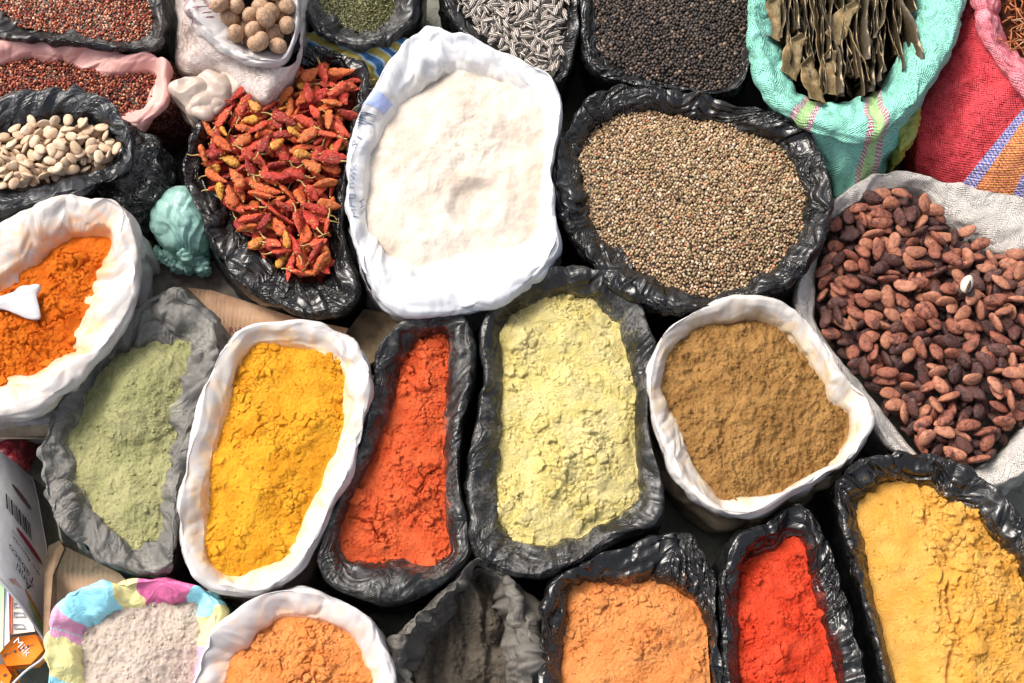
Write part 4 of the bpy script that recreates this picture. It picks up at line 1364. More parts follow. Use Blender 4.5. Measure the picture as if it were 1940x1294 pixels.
s15 = sack('cream_woven_sack', 'wide cream woven sack full of brown cocoa beans at the right edge', 'sack',
           [(1500, 560, 1545, 560), (1530, 480, 1553, 480), (1558, 410, 1575, 425), (1610, 355, 1612, 395), (1690, 328, 1680, 367), (1760, 340, 1745, 368), (1830, 352, 1790, 415), (1905, 372, 1850, 458), (1985, 405, 1910, 488), (2060, 470, 1990, 500), (2090, 600, 2040, 600), (2060, 750, 2000, 740), (1990, 870, 1935, 810), (1905, 925, 1895, 858), (1835, 930, 1830, 890), (1760, 905, 1765, 885), (1690, 860, 1720, 840), (1620, 780, 1660, 760), (1550, 680, 1590, 680), (1510, 620, 1550, 610)],
           0.150, 0.024, weave('cream_weave', cream_col, 0.6, 0.8), None, 'woven', seed=22)


def cocoa_mat(name, c1, c2, dk, patch):
    t = NT(name)
    r = t.n('ShaderNodeObjectInfo').outputs['Random']
    col = t.mix(r, c1, c2)
    v = t.n('ShaderNodeCombineXYZ')
    for i in range(3):
        t.l(r, v.inputs[i])
    va = t.n('ShaderNodeVectorMath', operation='MULTIPLY_ADD')
    t.l(v.outputs[0], va.inputs[0]); va.inputs[1].default_value = (9, 7, 5); t.l(t.tc.outputs['Object'], va.inputs[2])
    n = t.noise(110, 4, 0.65, 0.6, va.outputs[0])
    col = t.mix(t.ramp(n, 0.46, 0.62, 0, patch), col, dk)
    r1 = t.math('ABSOLUTE', t.math('SUBTRACT', t.noise(170, 3, 0.6, 1.0, va.outputs[0]), 0.5))
    return t.done(col, t.ramp(n, 0.4, 0.7, 0.5, 0.38), t.bump(r1, 0.004, 1.0), 0.35)


CM = [cocoa_mat('cocoa_dark', (0.060, 0.026, 0.022), (0.11, 0.040, 0.030), (0.025, 0.012, 0.012), 0.8),
      cocoa_mat('cocoa_mid', (0.24, 0.075, 0.045), (0.34, 0.12, 0.070), (0.06, 0.022, 0.018), 0.85),
      cocoa_mat('cocoa_pale', (0.46, 0.20, 0.12), (0.36, 0.14, 0.075), (0.16, 0.055, 0.04), 0.6)]
CLB = ['dark blackish brown cocoa bean', 'reddish brown cocoa bean', 'pale pinkish brown cocoa bean']
kt = [0, 0, 1, 1, 1, 2, 2, 0, 1, 2]
cb = [bean_template(300 + k, 0.0118 + 0.0010 * (k % 3), 0.0070 + 0.0007 * (k % 2), 0.0040, 0.12, 0.12 * ((k % 3) - 1)) for k in range(10)]
cmm = [mesh_np('cocoa_bean', v, f, CM[kt[k]]) for k, (v, f) in enumerate(cb)]
dr, _ = deposit(s15, [v[::3] for v, f in cb], 640, 15, 0.016, 0.5, 12, 0.0018, zoff=-0.018, grow=0.16)
place(cmm, dr, 'cocoa_bean', [CLB[kt[k]] + ' in the cream woven sack' for k in range(10)], 'cocoa bean', 'cocoa beans in the cream sack', first_stuff=340,
      stuff=dict(name='deeper_cocoa_beans', label='lower layer of dark cocoa beans under the top ones', mat=CM[0], tm=[(v, f, None) for v, f in cb]))
pb, pf = bean_template(400, 0.0120, 0.0068, 0.0045, 0.06)
o = mobj('cocoa_bean', mesh_np('cocoa_bean', pb, pf, flat_mat('split_bean', (0.66, 0.56, 0.44), 0.5)), None, P((1832, 538), 0.165))
o.rotation_euler = (0.1, 0, 1.1)
tag(o, 'single whitish cream cocoa bean split open, lying on the brown ones', 'cocoa bean')
slit, G, b = pillow('kernel', [(1829, 552), (1833, 540), (1838, 531), (1840, 538), (1836, 550), (1831, 557)], 0.169, 0.0012, flat_mat('dark_kernel', (0.05, 0.03, 0.025)), 3, 0.0003, 0.01, 0.162, None, 60, 24)
slit.parent = o
slit.matrix_parent_inverse = o.matrix_basis.inverted()

# --- brown powder
CREAMW = white_sheet('cream_white_plastic', (0.80, 0.75, 0.71), (0.55, 0.40, 0.22), 0.0012, 30, 0.1, 0.35)
s16 = sack('white_sack', 'round cream white plastic sack of coarse golden brown powder', 'sack',
           [(1310, 592, 1330, 626), (1375, 570, 1390, 612), (1450, 567, 1450, 614), (1515, 590, 1500, 650), (1555, 640, 1535, 700), (1600, 705, 1562, 755), (1648, 765, 1600, 795), (1655, 815, 1604, 835), (1625, 865, 1565, 880), (1565, 905, 1510, 912), (1500, 938, 1460, 935), (1440, 976, 1405, 938), (1380, 985, 1360, 930), (1318, 955, 1330, 896), (1275, 910, 1305, 845), (1240, 840, 1282, 790), (1222, 765, 1260, 740), (1218, 700, 1270, 690), (1245, 640, 1295, 650)],
           0.175, 0.026, CREAMW, plastic('tan_sack_body', (0.36, 0.28, 0.19), 0.45, 0.002, 30, 0.4, (0.22, 0.16, 0.10)), 'white', seed=23)
powder_heap(s16, 'brown_spice_powder', 'coarse golden brown ground spice in the round cream sack', 'spice powder', powder('brown_powder', (0.37, 0.205, 0.070), (0.27, 0.14, 0.045), bsc=0.8, fine=0.001), 'fine', 0.014, 23, 0.0009, amp=1.3)

# --- left orange
s17 = sack('white_sack', 'creamy white plastic sack of bright orange powder at the left edge', 'sack',
           [(-80, 500, -60, 590), (-20, 437, 10, 555), (60, 393, 72, 512), (130, 372, 122, 462), (200, 373, 168, 452), (247, 398, 205, 456), (269, 468, 190, 500), (269, 545, 162, 552), (242, 625, 146, 610), (190, 692, 125, 655), (125, 750, 80, 692), (60, 790, 20, 708), (0, 803, -30, 716), (-70, 800, -70, 700), (-120, 650, -100, 650)],
           0.190, 0.032, white_sheet('white_plastic_orange_dust', (0.82, 0.77, 0.73), (0.85, 0.42, 0.16), 0.0012, 28, 0.12), None, 'white', seed=24)
powder_heap(s17, 'orange_spice_powder', 'bright orange crumbly powder in the sack at the left edge', 'spice powder', powder('orange_powder', (0.70, 0.175, 0.018), (0.62, 0.125, 0.012)), 'crack', 0.012, 24, 0.0009, sizes=(0.016, 0.009, 0.005))
SP = white_sheet('white_hard_plastic', (0.82, 0.82, 0.84), None, 0.0003, 20, 0.15, 0.3)
o, G, b = pillow('scoop', [(-40, 562), (0, 562), (22, 555), (42, 543), (74, 541), (69, 560), (76, 600), (52, 604), (32, 596), (0, 585), (-40, 584)], 0.176, 0.004, SP, 3, 0.0006, 0.03, 0.170, None, 120, 30, None, 0.002)
tag(o, 'white plastic scoop lying on the orange powder', 'scoop')

# --- green powder in grey sack
s18 = sack('grey_sack', 'grey crumpled sack of pale green powder, tall and slanting', 'sack',
           [(300, 547, 280, 658), (355, 560, 320, 655), (405, 595, 350, 655), (428, 660, 350, 700), (408, 740, 332, 770), (378, 820, 313, 840), (352, 920, 304, 920), (345, 1010, 302, 985), (332, 1080, 295, 1018), (280, 1097, 268, 1032), (215, 1085, 232, 1010), (160, 1045, 200, 980), (110, 1000, 172, 940), (80, 940, 150, 902), (70, 880, 142, 865), (88, 800, 150, 808), (128, 740, 168, 755), (195, 680, 200, 700), (245, 610, 235, 670)],
           0.160, 0.028, grey_dusty, plastic('grey_sack_body', (0.10, 0.10, 0.095), 0.6, 0.002, 30), 'cloth', seed=25, rough=1.3)


def mound18(X, Y, D):
    c = P((262, 750), s18['zc'])
    d = np.hypot((X - c[0]) / 0.055, (Y - c[1]) / 0.055)
    return 0.020 * np.clip(1.1 - d, 0, 1) ** 0.7


powder_heap(s18, 'green_spice_powder', 'pale olive green powder with a mound in the grey sack', 'spice powder', powder('green_powder', (0.42, 0.40, 0.20), (0.33, 0.33, 0.15), big=20), 'fine', 0.008, 25, 0.0009, extra=mound18, amp=0.7)

# --- yellow powder
s19 = sack('white_sack', 'long white plastic sack of golden yellow turmeric powder', 'sack',
           [(480, 613, 490, 658), (560, 607, 545, 658), (630, 620, 600, 675), (690, 662, 650, 708), (710, 725, 645, 745), (702, 805, 640, 805), (676, 885, 615, 870), (640, 965, 597, 935), (600, 1042, 562, 1005), (555, 1102, 532, 1052), (500, 1132, 480, 1078), (430, 1130, 435, 1086), (370, 1104, 405, 1070), (344, 1055, 398, 1018), (337, 980, 402, 960), (347, 890, 410, 890), (365, 800, 424, 820), (395, 710, 447, 750), (430, 645, 468, 690)],
           0.180, 0.026, white_sheet('white_plastic_yellow_dust', (0.83, 0.80, 0.78), (0.88, 0.58, 0.28), 0.0009, 24, 0.12), plastic('tan_sack_body_b', (0.42, 0.30, 0.22), 0.45, 0.002, 30), 'white', seed=26)
powder_heap(s19, 'yellow_spice_powder', 'golden yellow lumpy turmeric powder in the long white sack', 'spice powder', powder('yellow_powder', (0.76, 0.37, 0.030), (0.70, 0.29, 0.020)), 'clumpy', 0.012, 26, 0.0009, amp=0.8)

# --- red orange narrow
s20 = sack('black_sack', 'narrow black plastic sack of red orange powder between the yellow and pale green powders', 'sack',
           [(765, 612, 795, 648), (830, 597, 820, 642), (885, 605, 842, 648), (905, 660, 840, 720), (898, 740, 836, 790), (880, 820, 836, 860), (872, 900, 838, 930), (893, 1000, 842, 1000), (890, 1062, 845, 1045), (820, 1122, 810, 1062), (740, 1147, 745, 1053), (660, 1132, 690, 1058), (608, 1102, 655, 1048), (604, 1040, 650, 1010), (635, 960, 678, 940), (668, 880, 713, 865), (692, 790, 743, 780), (702, 700, 766, 705), (722, 645, 782, 665)],
           0.165, 0.030, black_dusty((0.60, 0.10, 0.03), True), BODYBLACK, 'black', seed=27, rough=0.65)
powder_heap(s20, 'red_orange_spice_powder', 'cracked red orange powder in the narrow black sack', 'spice powder', powder('red_orange_powder', (0.70, 0.13, 0.045), (0.60, 0.085, 0.028)), 'crack', 0.010, 27, 0.0009, sizes=(0.02, 0.010, 0.005))

# --- pale yellow-green
s21 = sack('black_sack', 'tall black plastic sack of pale yellow green powder in the middle of the stall', 'sack',
           [(1000, 530, 1005, 582), (1060, 508, 1060, 567), (1125, 512, 1115, 572), (1185, 548, 1160, 614), (1225, 600, 1182, 655), (1240, 680, 1194, 720), (1230, 780, 1199, 800), (1240, 870, 1203, 870), (1264, 940, 1207, 930), (1250, 997, 1192, 962), (1160, 1032, 1140, 990), (1080, 1082, 1085, 1017), (1005, 1102, 1020, 1027), (935, 1082, 970, 1010), (892, 1032, 950, 975), (878, 960, 948, 915), (880, 880, 954, 850), (900, 790, 955, 780), (912, 710, 955, 700), (905, 630, 957, 630), (940, 570, 970, 598)],
           0.165, 0.028, black_dusty((0.40, 0.34, 0.12), True), BODYBLACK, 'black', seed=28, rough=0.65)
powder_heap(s21, 'pale_spice_powder', 'pale yellow green powder with flat clods in the tall black sack', 'spice powder', powder('pale_powder', (0.64, 0.53, 0.19), (0.68, 0.58, 0.27)), 'clumpy', 0.014, 28, 0.0009, sizes=(0.034, 0.013, 0.006), amp=1.2)

# --- dark sack bottom middle
s22 = sack('dark_grey_sack', 'dark grey crumpled sack gathered to a peak at the bottom edge', 'sack',
           [(905, 1058, 908, 1088), (960, 1078, 932, 1112), (1002, 1130, 945, 1150), (1016, 1200, 950, 1210), (1020, 1320, 955, 1310), (1000, 1410, 930, 1370), (880, 1450, 870, 1390), (770, 1400, 820, 1360), (742, 1310, 800, 1300), (746, 1222, 806, 1230), (790, 1160, 842, 1185), (850, 1108, 884, 1130)],
           0.150, 0.045, DARKGREY, DARKGREY, 'cloth', seed=29, rough=2.2)
powder_heap(s22, 'dark_spice_powder', 'dark grey brown powder down inside the dark grey sack', 'spice powder', powder('dark_powder', (0.13, 0.11, 0.085), (0.085, 0.072, 0.055)), 'fine', -0.012, 29, 0.0011, amp=1.3,
            extra=lambda X, Y, D: 0.012 * tri(1.1 * perlin(X / 0.035 + 0.4 * Y / 0.035, Y / 0.09, None, 44)) + 0.008 * tri(1.0 * perlin(X / 0.02, Y / 0.05, None, 46)))

# --- peach powder
s23 = sack('black_sack', 'black plastic sack of peach orange powder at the bottom edge beside the red powder', 'sack',
           [(1045, 1090, 1088, 1118), (1130, 1050, 1150, 1112), (1220, 1015, 1210, 1110), (1300, 1002, 1275, 1122), (1343, 1050, 1320, 1148), (1352, 1130, 1334, 1210), (1358, 1220, 1340, 1290), (1360, 1330, 1342, 1370), (1330, 1440, 1300, 1420), (1190, 1480, 1190, 1435), (1050, 1440, 1090, 1400), (1014, 1320, 1072, 1310), (1018, 1230, 1073, 1230), (1022, 1150, 1080, 1160)],
           0.160, 0.030, black_dusty((0.60, 0.22, 0.06)), BODYBLACK, 'black', seed=30)
powder_heap(s23, 'peach_spice_powder', 'peach orange powder breaking into small clods in the black sack', 'spice powder', powder('peach_powder', (0.74, 0.30, 0.10), (0.68, 0.24, 0.07)), 'clumpy', 0.010, 30, 0.0009, amp=0.9, sizes=(0.014, 0.008, 0.0045))

# --- red powder
s24 = sack('black_sack', 'narrow black plastic sack of vivid red powder at the bottom edge', 'sack',
           [(1390, 1010, 1420, 1062), (1440, 985, 1462, 1045), (1505, 943, 1497, 1030), (1555, 985, 1522, 1065), (1590, 1070, 1537, 1130), (1615, 1170, 1555, 1200), (1640, 1270, 1575, 1290), (1655, 1370, 1580, 1370), (1600, 1450, 1550, 1415), (1480, 1470, 1480, 1430), (1372, 1430, 1420, 1400), (1360, 1300, 1412, 1300), (1356, 1200, 1407, 1200), (1360, 1090, 1408, 1110)],
           0.162, 0.034, black_dusty((0.45, 0.03, 0.01)), BODYBLACK, 'black', seed=31)
powder_heap(s24, 'red_spice_powder', 'vivid red powder with broad cracks in the narrow black sack', 'spice powder', powder('red_powder', (0.72, 0.075, 0.032), (0.62, 0.05, 0.02)), 'crack', 0.012, 36, 0.0009, sizes=(0.022, 0.010, 0.005))

# --- big yellow
s25 = sack('black_sack', 'large black plastic sack of mustard yellow powder in the bottom right corner', 'sack',
           [(1572, 930, 1636, 965), (1600, 880, 1650, 938), (1680, 856, 1695, 924), (1765, 856, 1750, 932), (1850, 890, 1805, 960), (1915, 945, 1865, 1005), (1958, 1020, 1905, 1060), (1990, 1120, 1935, 1140), (2010, 1250, 1955, 1250), (2000, 1400, 1950, 1380), (1880, 1490, 1860, 1440), (1750, 1470, 1760, 1430), (1697, 1400, 1725, 1380), (1670, 1300, 1700, 1290), (1642, 1190, 1677, 1190), (1612, 1090, 1655, 1095), (1588, 1000, 1640, 1020)],
           0.172, 0.030, black_dusty((0.55, 0.28, 0.05)), BODYBLACK, 'black', seed=32)


def crack25(X, Y, D):
    pts = P(np.array([[1745, 930], [1752, 1000], [1790, 1060], [1788, 1130], [1800, 1200], [1790, 1290]]), s25['zc'])
    xs = np.interp(Y, pts[::-1, 1], pts[::-1, 0]) + 0.003 * perlin(X / 0.01, Y / 0.01, seed=4)
    d = np.abs(X - xs)
    return -0.006 * sstep(0.0035, 0.0, d) * sstep(-0.1, 0.1, perlin(X / 0.02, Y / 0.02, seed=14)) + 0.004 * sstep(0, 0.02, X - xs)


powder_heap(s25, 'mustard_spice_powder', 'mustard yellow powder, smooth at the left and cracked at the right', 'spice powder', powder('mustard_powder', (0.74, 0.41, 0.10), (0.70, 0.34, 0.06)), 'clumpy', 0.014, 37, 0.0009, amp=0.9, sizes=(0.02, 0.009, 0.005), extra=crack25,
            calm=lambda X, Y: 0.12 + 0.88 * sstep(-0.01, 0.012, X - 0.018 * perlin(X / 0.03, Y / 0.03, seed=8) - np.interp(Y, *(lambda q: (q[::-1, 1], q[::-1, 0]))(P(np.array([[1740, 930], [1745, 1100], [1790, 1290]]), 0.145)))))

# --- peach in white sack, bottom
s26 = sack('white_sack', 'white plastic sack of light orange powder at the bottom edge', 'sack',
           [(540, 1112, 545, 1170), (612, 1118, 600, 1183), (682, 1150, 650, 1200), (728, 1200, 682, 1250), (758, 1300, 708, 1300), (745, 1400, 700, 1380), (600, 1470, 600, 1420), (450, 1450, 500, 1410), (358, 1380, 430, 1360), (362, 1290, 438, 1280), (395, 1210, 470, 1230), (455, 1150, 510, 1190)],
           0.175, 0.024, white_sheet('white_plastic_peach_dust', (0.84, 0.80, 0.79), (0.88, 0.55, 0.36), 0.0009, 24, 0.12), None, 'white', seed=33)
powder_heap(s26, 'light_orange_spice_powder', 'light orange cracked powder in the white sack at the bottom edge', 'spice powder', powder('light_orange_powder', (0.78, 0.31, 0.10), (0.72, 0.24, 0.06)), 'crack', 0.014, 38, 0.0009, sizes=(0.018, 0.009, 0.005))

# --- rainbow sack
RB = NT('rainbow_striped_plastic')
pr_ = RB.n('ShaderNodeUVMap', uv_map='Pair')
sx_ = RB.n('ShaderNodeSeparateXYZ')
RB.l(pr_.outputs[0], sx_.inputs[0])
u_ = RB.math('ADD', RB.math('MULTIPLY', sx_.outputs[0], 14.0), RB.math('ADD', RB.math('MULTIPLY', RB.math('SUBTRACT', RB.noise(22, 3), 0.5), 0.9), RB.math('MULTIPLY', RB.math('SUBTRACT', sx_.outputs[1], 0.5), 0.35)))
BL, YE, PK, MG = (0.30, 0.68, 0.80), (0.72, 0.66, 0.30), (0.72, 0.34, 0.52), (0.60, 0.13, 0.30)
c_ = PK
for thr, cc_ in ((0.6, BL), (2.1, YE), (2.75, MG), (4.25, BL), (5.6, YE), (6.6, PK), (7.6, BL), (12.75, YE), (13.7, PK)):
    c_ = RB.mix(RB.math('GREATER_THAN', u_, thr), c_, cc_)
r_ = RB.math('ABSOLUTE', RB.math('SUBTRACT', RB.noise(40, 3, 0.55, 1.4), 0.5))
RB.done(c_, 0.5, RB.bump(r_, 0.004, 1.0), 0.35)
s27 = sack('rainbow_striped_sack', 'blue, yellow and pink striped plastic sack of beige flour in the bottom left', 'sack',
           [(90, 1190, 158, 1205), (130, 1125, 185, 1188), (200, 1098, 240, 1163), (290, 1092, 300, 1148), (360, 1105, 345, 1143), (412, 1122, 368, 1150), (428, 1165, 370, 1190), (402, 1240, 366, 1260), (385, 1330, 355, 1340), (350, 1430, 330, 1400), (240, 1460, 240, 1420), (120, 1420, 170, 1390), (98, 1330, 165, 1330), (92, 1260, 162, 1265)],
           0.155, 0.026, RB.m, None, 'cloth', seed=34)
powder_heap(s27, 'beige_flour', 'coarse beige flour in the rainbow striped sack', 'flour', powder('beige_flour', (0.60, 0.50, 0.42), (0.54, 0.45, 0.38), speck=None), 'fine', 0.014, 39, 0.0009, amp=1.0)

# ================================================================== SMALL THINGS IN THE GAPS
tn = NT('cardboard')
wv_ = tn.n('ShaderNodeTexWave')
wv_.inputs['Scale'].default_value = 60
wv_.inputs['Distortion'].default_value = 2
tn.l(tn.tc.outputs['Object'], wv_.inputs['Vector'])
CARD = tn.done(tn.mix(tn.ramp(tn.noise(30, 4, 0.6), 0.35, 0.7), (0.42, 0.27, 0.17), (0.34, 0.20, 0.12)), 0.85, tn.bump(wv_.outputs[1], 0.0006, 0.25, tn.bump(tn.noise(90, 3), 0.002, 0.6)), 0.1)
CARDIN = flat_mat('corrugated_edge', (0.26, 0.17, 0.10), 0.9)
o, b = slab('cardboard_sheet', [(356, 545), (402, 550), (470, 572), (560, 602), (660, 622), (640, 660), (520, 660), (440, 640), (412, 604), (385, 575)], 0.10, 0.004, CARD)
tag(o, 'torn brown cardboard sheet lying between the chilli and turmeric sacks', 'cardboard')
V, F = text_mesh('RIANI')
pp = P(np.stack([434 + V[:, 0] * 44, 632 - V[:, 0] * 3 - V[:, 1] * 12], -1), 0.1012)
mobj('lettering', poly_mesh('lettering', pp - b, F, flat_mat('dark_red_print', (0.14, 0.04, 0.03))), o)
o, b = slab('grey_board', [(250, 470), (430, 500), (540, 620), (700, 650), (700, 700), (380, 640), (240, 560)], 0.055, 0.01, flat_mat('weathered_board', (0.20, 0.17, 0.14), 0.85, 0.25))
tag(o, 'weathered grey brown board under the cardboard sheet', 'board')
o, b = slab('brown_board', [(690, 585), (770, 600), (790, 640), (700, 690), (640, 650)], 0.085, 0.01, flat_mat('old_wood', (0.20, 0.14, 0.08), 0.85, 0.3))
tag(o, 'dark brown board under the front of the large white sack', 'board')
root = empty('wooden_crate', P((30, 815), 0.0))
tag(root, 'pale wooden board edge with white cloth under the sack of orange powder', 'board')
bb = np.array(root.location)
slab('board', [(-80, 790), (95, 797), (90, 826), (-80, 826)], 0.095, 0.012, flat_mat('raw_wood', (0.55, 0.44, 0.32), 0.8, 0.2), root, bb)
pillow('cloth', [(-80, 770), (0, 790), (60, 775), (110, 740), (112, 765), (92, 800), (0, 806), (-80, 806)], 0.098, 0.006, white_sheet('grey_white_cloth', (0.70, 0.67, 0.65)), 5, 0.001, 0.02, 0.09, root, base=bb)
o, G, b = pillow('dark_red_bag', [(-60, 825), (20, 824), (48, 835), (46, 870), (20, 900), (-60, 900)], 0.05, 0.02, plastic('dark_red_plastic', (0.28, 0.02, 0.03), 0.35, 0.002, 40), 6, 0.003, 0.02)
tag(o, 'dark red plastic bag in the shadow under the wooden board', 'bag')

# cardboard box flap
root = empty('cardboard_box', P((140, 1080), 0.0))
tag(root, 'open brown cardboard box corner behind the rainbow striped sack', 'box')
bb = np.array(root.location)
slab('box_side', [(108, 1028), (225, 1085), (260, 1120), (140, 1135), (88, 1190), (90, 1080)], 0.10, 0.004, CARD, root, bb, [.115, .10, .08, .09, .10, .115])
slab('box_edge', [(92, 1034), (112, 1024), (122, 1038), (100, 1090), (92, 1200), (82, 1210), (84, 1080)], 0.112, 0.10, CARDIN, root, bb, [.125, .125, .118, .12, .12, .12, .12])


o, G, b = pillow('lime_plastic_scrap', [(1712, 222), (1738, 205), (1742, 225), (1728, 262), (1708, 288), (1702, 262)], 0.14, 0.006, plastic('lime_plastic', (0.28, 0.30, 0.05), 0.4, 0.002, 50), 5, 0.002, 0.015, 0.05)
tag(o, 'small lime yellow plastic scrap between the turquoise and red woven sacks', 'plastic scrap')

# paper packet
def packet_pt(a, b):
    """a 0..1 left to right (turning down), b 0..1 top to bottom"""
    a, b = np.asarray(a, float), np.asarray(b, float)
    top = np.stack([-60 + a * 122, 820 + 85 * a ** 1.3], -1)
    bot = np.stack([-60 + a * 148, 1058 + 30 * a + 130 * a ** 1.6], -1)
    px = top + (bot - top) * b[..., None]
    px[..., 0] += 16 * np.sin(b * math.pi) * a ** 2
    z = 0.150 - 0.075 * a ** 2.4 - 0.02 * (1 - b)
    return P(px, z)


A_, B_ = np.meshgrid(np.linspace(0, 1, 50), np.linspace(0, 1, 60), indexing='ij')
G = packet_pt(A_, B_)
nn = normals_grid(G, False)
if nn[..., 2].mean() < 0: nn = -nn
G = G + nn * (0.0012 * fbm(A_ * 3, B_ * 4, seed=3))[..., None]
back = G - nn * 0.0012
back2 = G.copy(); back2[..., 2] = 0.0
root = empty('paper_packet', P((20, 1100), 0.0))
tag(root, 'grey white printed paper packet with barcode standing open in the bottom left corner', 'packet')
bb = np.array(root.location)
k = 50 * 60
F = grid_faces(50, 60, False)
edge = np.concatenate([np.arange(49 * 60, 50 * 60)])
V = np.concatenate([G.reshape(-1, 3), back.reshape(-1, 3)])
e1 = np.arange(50) * 60 + 59
rim_ = np.stack([e1[:-1], e1[1:], e1[1:] + k, e1[:-1] + k], -1)
wall = G[-1].copy(); wall[:, 2] = 0
V = np.concatenate([V, wall])
wf = np.stack([edge[:-1], edge[1:], 2 * k + np.arange(1, 60), 2 * k + np.arange(59)], -1)
PAPER = flat_mat('grey_white_paper', (0.55, 0.53, 0.52), 0.55, 0.06)
mobj('packet_wall', mesh_np('packet_wall', V - bb, np.concatenate([F, F[:, ::-1] + k, rim_, wf]), PAPER), root)
INKB = flat_mat('black_print', (0.03, 0.028, 0.03))
MAR = flat_mat('maroon_print', (0.22, 0.02, 0.03))


def packet_shape(name, pts, faces, mat, off=0.0014):
    """pts in packet (a,b) coordinates"""
    pts = np.asarray(pts, float)
    p0 = packet_pt(pts[:, 0], pts[:, 1])
    e = 1e-3
    n_ = np.cross(packet_pt(pts[:, 0] + e, pts[:, 1]) - p0, packet_pt(pts[:, 0], pts[:, 1] + e) - p0)
    n_ /= np.linalg.norm(n_, axis=1, keepdims=True)
    n_[n_[:, 2] < 0] *= -1
    return mobj(name, poly_mesh(name, p0 + n_ * (off + 0.0008) - bb, faces, mat), root)


def packet_text(txt, a0, b0, da, db, ua, ub, mat):
    """baseline start (a0,b0), run (da,db), up (ua,ub)"""
    V, F = text_mesh(txt)
    q = np.stack([a0 + da * V[:, 0] + ua * V[:, 1], b0 + db * V[:, 0] + ub * V[:, 1]], -1)
    packet_shape('lettering', q, F, mat)


packet_text('Anti', 0.78, 0.80, -0.17, -0.055, -0.02, 0.065, INKB)
packet_text('Tabaco', 0.82, 0.745, -0.30, -0.085, -0.015, 0.050, INKB)
packet_text('de fumar', 0.88, 0.66, -0.32, -0.08, -0.01, 0.025, INKB)
packet_text('producto natural', 0.88, 0.62, -0.32, -0.08, -0.01, 0.02, INKB)
an = np.linspace(0, 2 * np.pi, 28, endpoint=False)
for (ca, cb_, ra, rb_, m_) in ((0.76, 0.54, 0.15, 0.022, MAR), (0.72, 0.235, 0.12, 0.022, flat_mat('brown_print', (0.12, 0.07, 0.06)))):
    packet_shape('printed_oval', np.stack([ca + ra * np.cos(an), cb_ + rb_ * np.sin(an) + 0.25 * ra * np.cos(an)], -1), [list(range(28))], m_)
packet_shape('printed_oval', np.stack([0.80 + 0.1 * np.cos(an), 0.90 + 0.018 * np.sin(an) + 0.03 * np.cos(an)], -1), [list(range(28))], flat_mat('orange_brown_print', (0.45, 0.18, 0.05)))
q, ff = [], []
xx = 0.50
rng = np.random.default_rng(3)
while xx < 0.80:
    w = rng.choice([0.006, 0.012, 0.02])
    sh = (xx - 0.5) * 0.25
    q += [(xx, 0.31 + sh), (xx + w, 0.31 + sh), (xx + w, 0.42 + sh), (xx, 0.42 + sh)]
    ff.append([len(q) - 4, len(q) - 3, len(q) - 2, len(q) - 1])
    xx += w + rng.choice([0.008, 0.014])
packet_shape('barcode', q, ff, INKB)
q = [(0.74, 0.93), (0.83, 0.89), (0.97, 0.965), (0.90, 0.995)]
packet_shape('printed_leaf', q, [[0, 1, 2, 3]], flat_mat('green_print', (0.30, 0.38, 0.14)))
packet_shape('printed_strip', [(0.50, 0.93), (0.58, 0.88), (0.96, 0.90), (0.99, 0.95)], [[0, 1, 2, 3]], flat_mat('pinkish_print', (0.52, 0.30, 0.26)))
rimp = [packet_pt(np.array(a), np.array(1.0)) for a in (0.0, 0.25, 0.5, 0.75, 0.98)] + [P((94, 1222), 0.078), P((80, 1248), 0.075), P((48, 1272), 0.07), P((15, 1305), 0.065), P((-20, 1340), 0.06)]
tube('packet_edge', rimp, 0.0016, SP, root, bb, 6, 80)
slab('packet_base', [(-60, 1060), (60, 1160), (90, 1220), (70, 1255), (-10, 1330), (-60, 1330)], 0.035, 0.003, flat_mat('dark_packet_inside', (0.12, 0.10, 0.09)), root, bb)

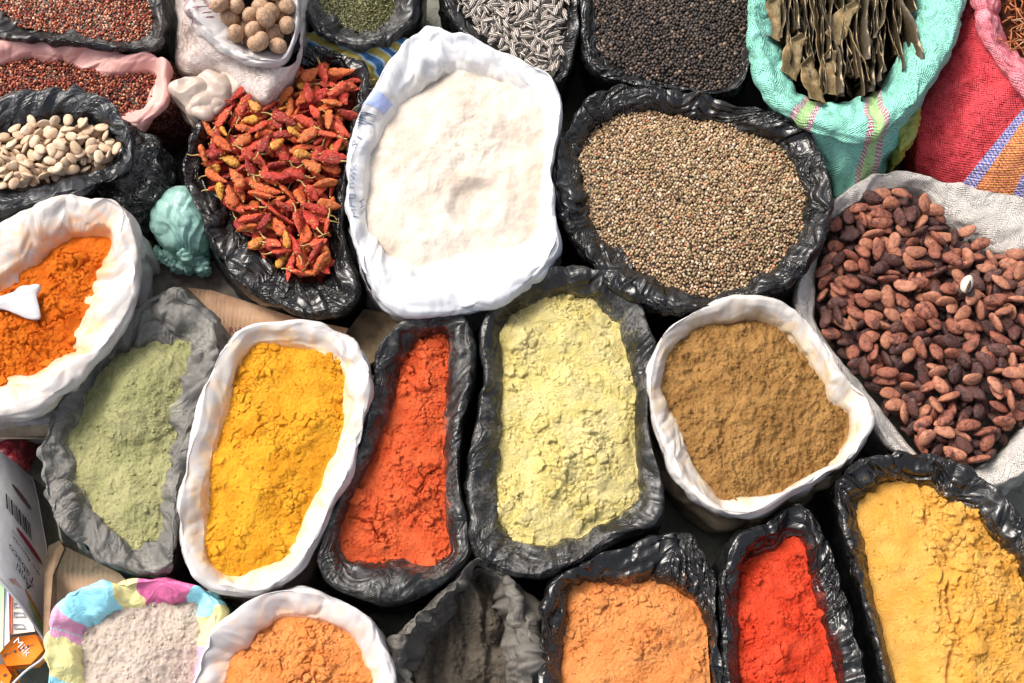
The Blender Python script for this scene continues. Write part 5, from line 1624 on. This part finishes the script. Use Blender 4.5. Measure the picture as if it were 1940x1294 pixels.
# things inside the packet
ORG = flat_mat('orange_carton', (0.80, 0.20, 0.015), 0.4, 0.06)
for hx, txt, lab, dz in (([(25, 1207), (68, 1202), (82, 1232), (58, 1258), (12, 1262), (0, 1236)], 'Milk', 'orange six sided carton with white lettering lying in the paper packet', 0.075),
                         ([(-40, 1262), (8, 1258), (22, 1280), (10, 1320), (-30, 1330), (-50, 1300)], 'Mi', 'second orange carton, cut off by the bottom left corner', 0.065)):
    o, b = slab('carton', hx, dz, 0.03, ORG)
    tag(o, lab, 'carton')
    V, F = text_mesh(txt)
    cx_, cy_ = np.mean(hx, 0)
    px = np.stack([cx_ - 16 + V[:, 0] * 26 + V[:, 1] * 10, cy_ - 16 + V[:, 0] * 28 - V[:, 1] * 10], -1)
    mobj('lettering', poly_mesh('lettering', P(px, dz + 0.0008) - b, F, SP), o)
    px = np.stack([cx_ - 34 + V[:, 0] * 60, cy_ + 12 - V[:, 0] * 24 - V[:, 1] * 5], -1)
    mobj('lettering', poly_mesh('lettering', P(px, dz + 0.0012) - b, F, INKB), o)
for cl_, ln_, lab in (([(-40, 1080), (8, 1100), (6, 1235), (-40, 1240)], (0.42, 0.60, 0.36), 'pale green printed card at the far left inside the packet'),
                      ([(10, 1105), (16, 1108), (18, 1215), (8, 1225)], (0.62, 0.66, 0.85), 'narrow blue and white card between the green and white cards'),
                      ([(19, 1112), (44, 1132), (66, 1196), (20, 1202)], (0.80, 0.74, 0.62), 'cream printed card with boxed writing above the orange carton')):
    o, b = slab('card', cl_, 0.068, 0.002, flat_mat('card_' + lab[:6], ln_, 0.5, 0.05))
    tag(o, lab, 'card')
    if 'cream' in lab:
        for y0 in (1142, 1160, 1182):
            slab('printed_box', [(26, y0), (44, y0), (50, y0 + 10), (26, y0 + 10)], 0.0695, 0.0008, flat_mat('grey_print', (0.40, 0.38, 0.42)), o, b)
            slab('printed_box_middle', [(28, y0 + 2), (43, y0 + 2), (47, y0 + 8), (28, y0 + 8)], 0.0703, 0.0008, SP, o, b)
        slab('printed_border', [(19, 1112), (23, 1115), (23, 1201), (20, 1202)], 0.0695, 0.0008, flat_mat('red_print', (0.65, 0.10, 0.06)), o, b)
bpy.context.view_layer.update()
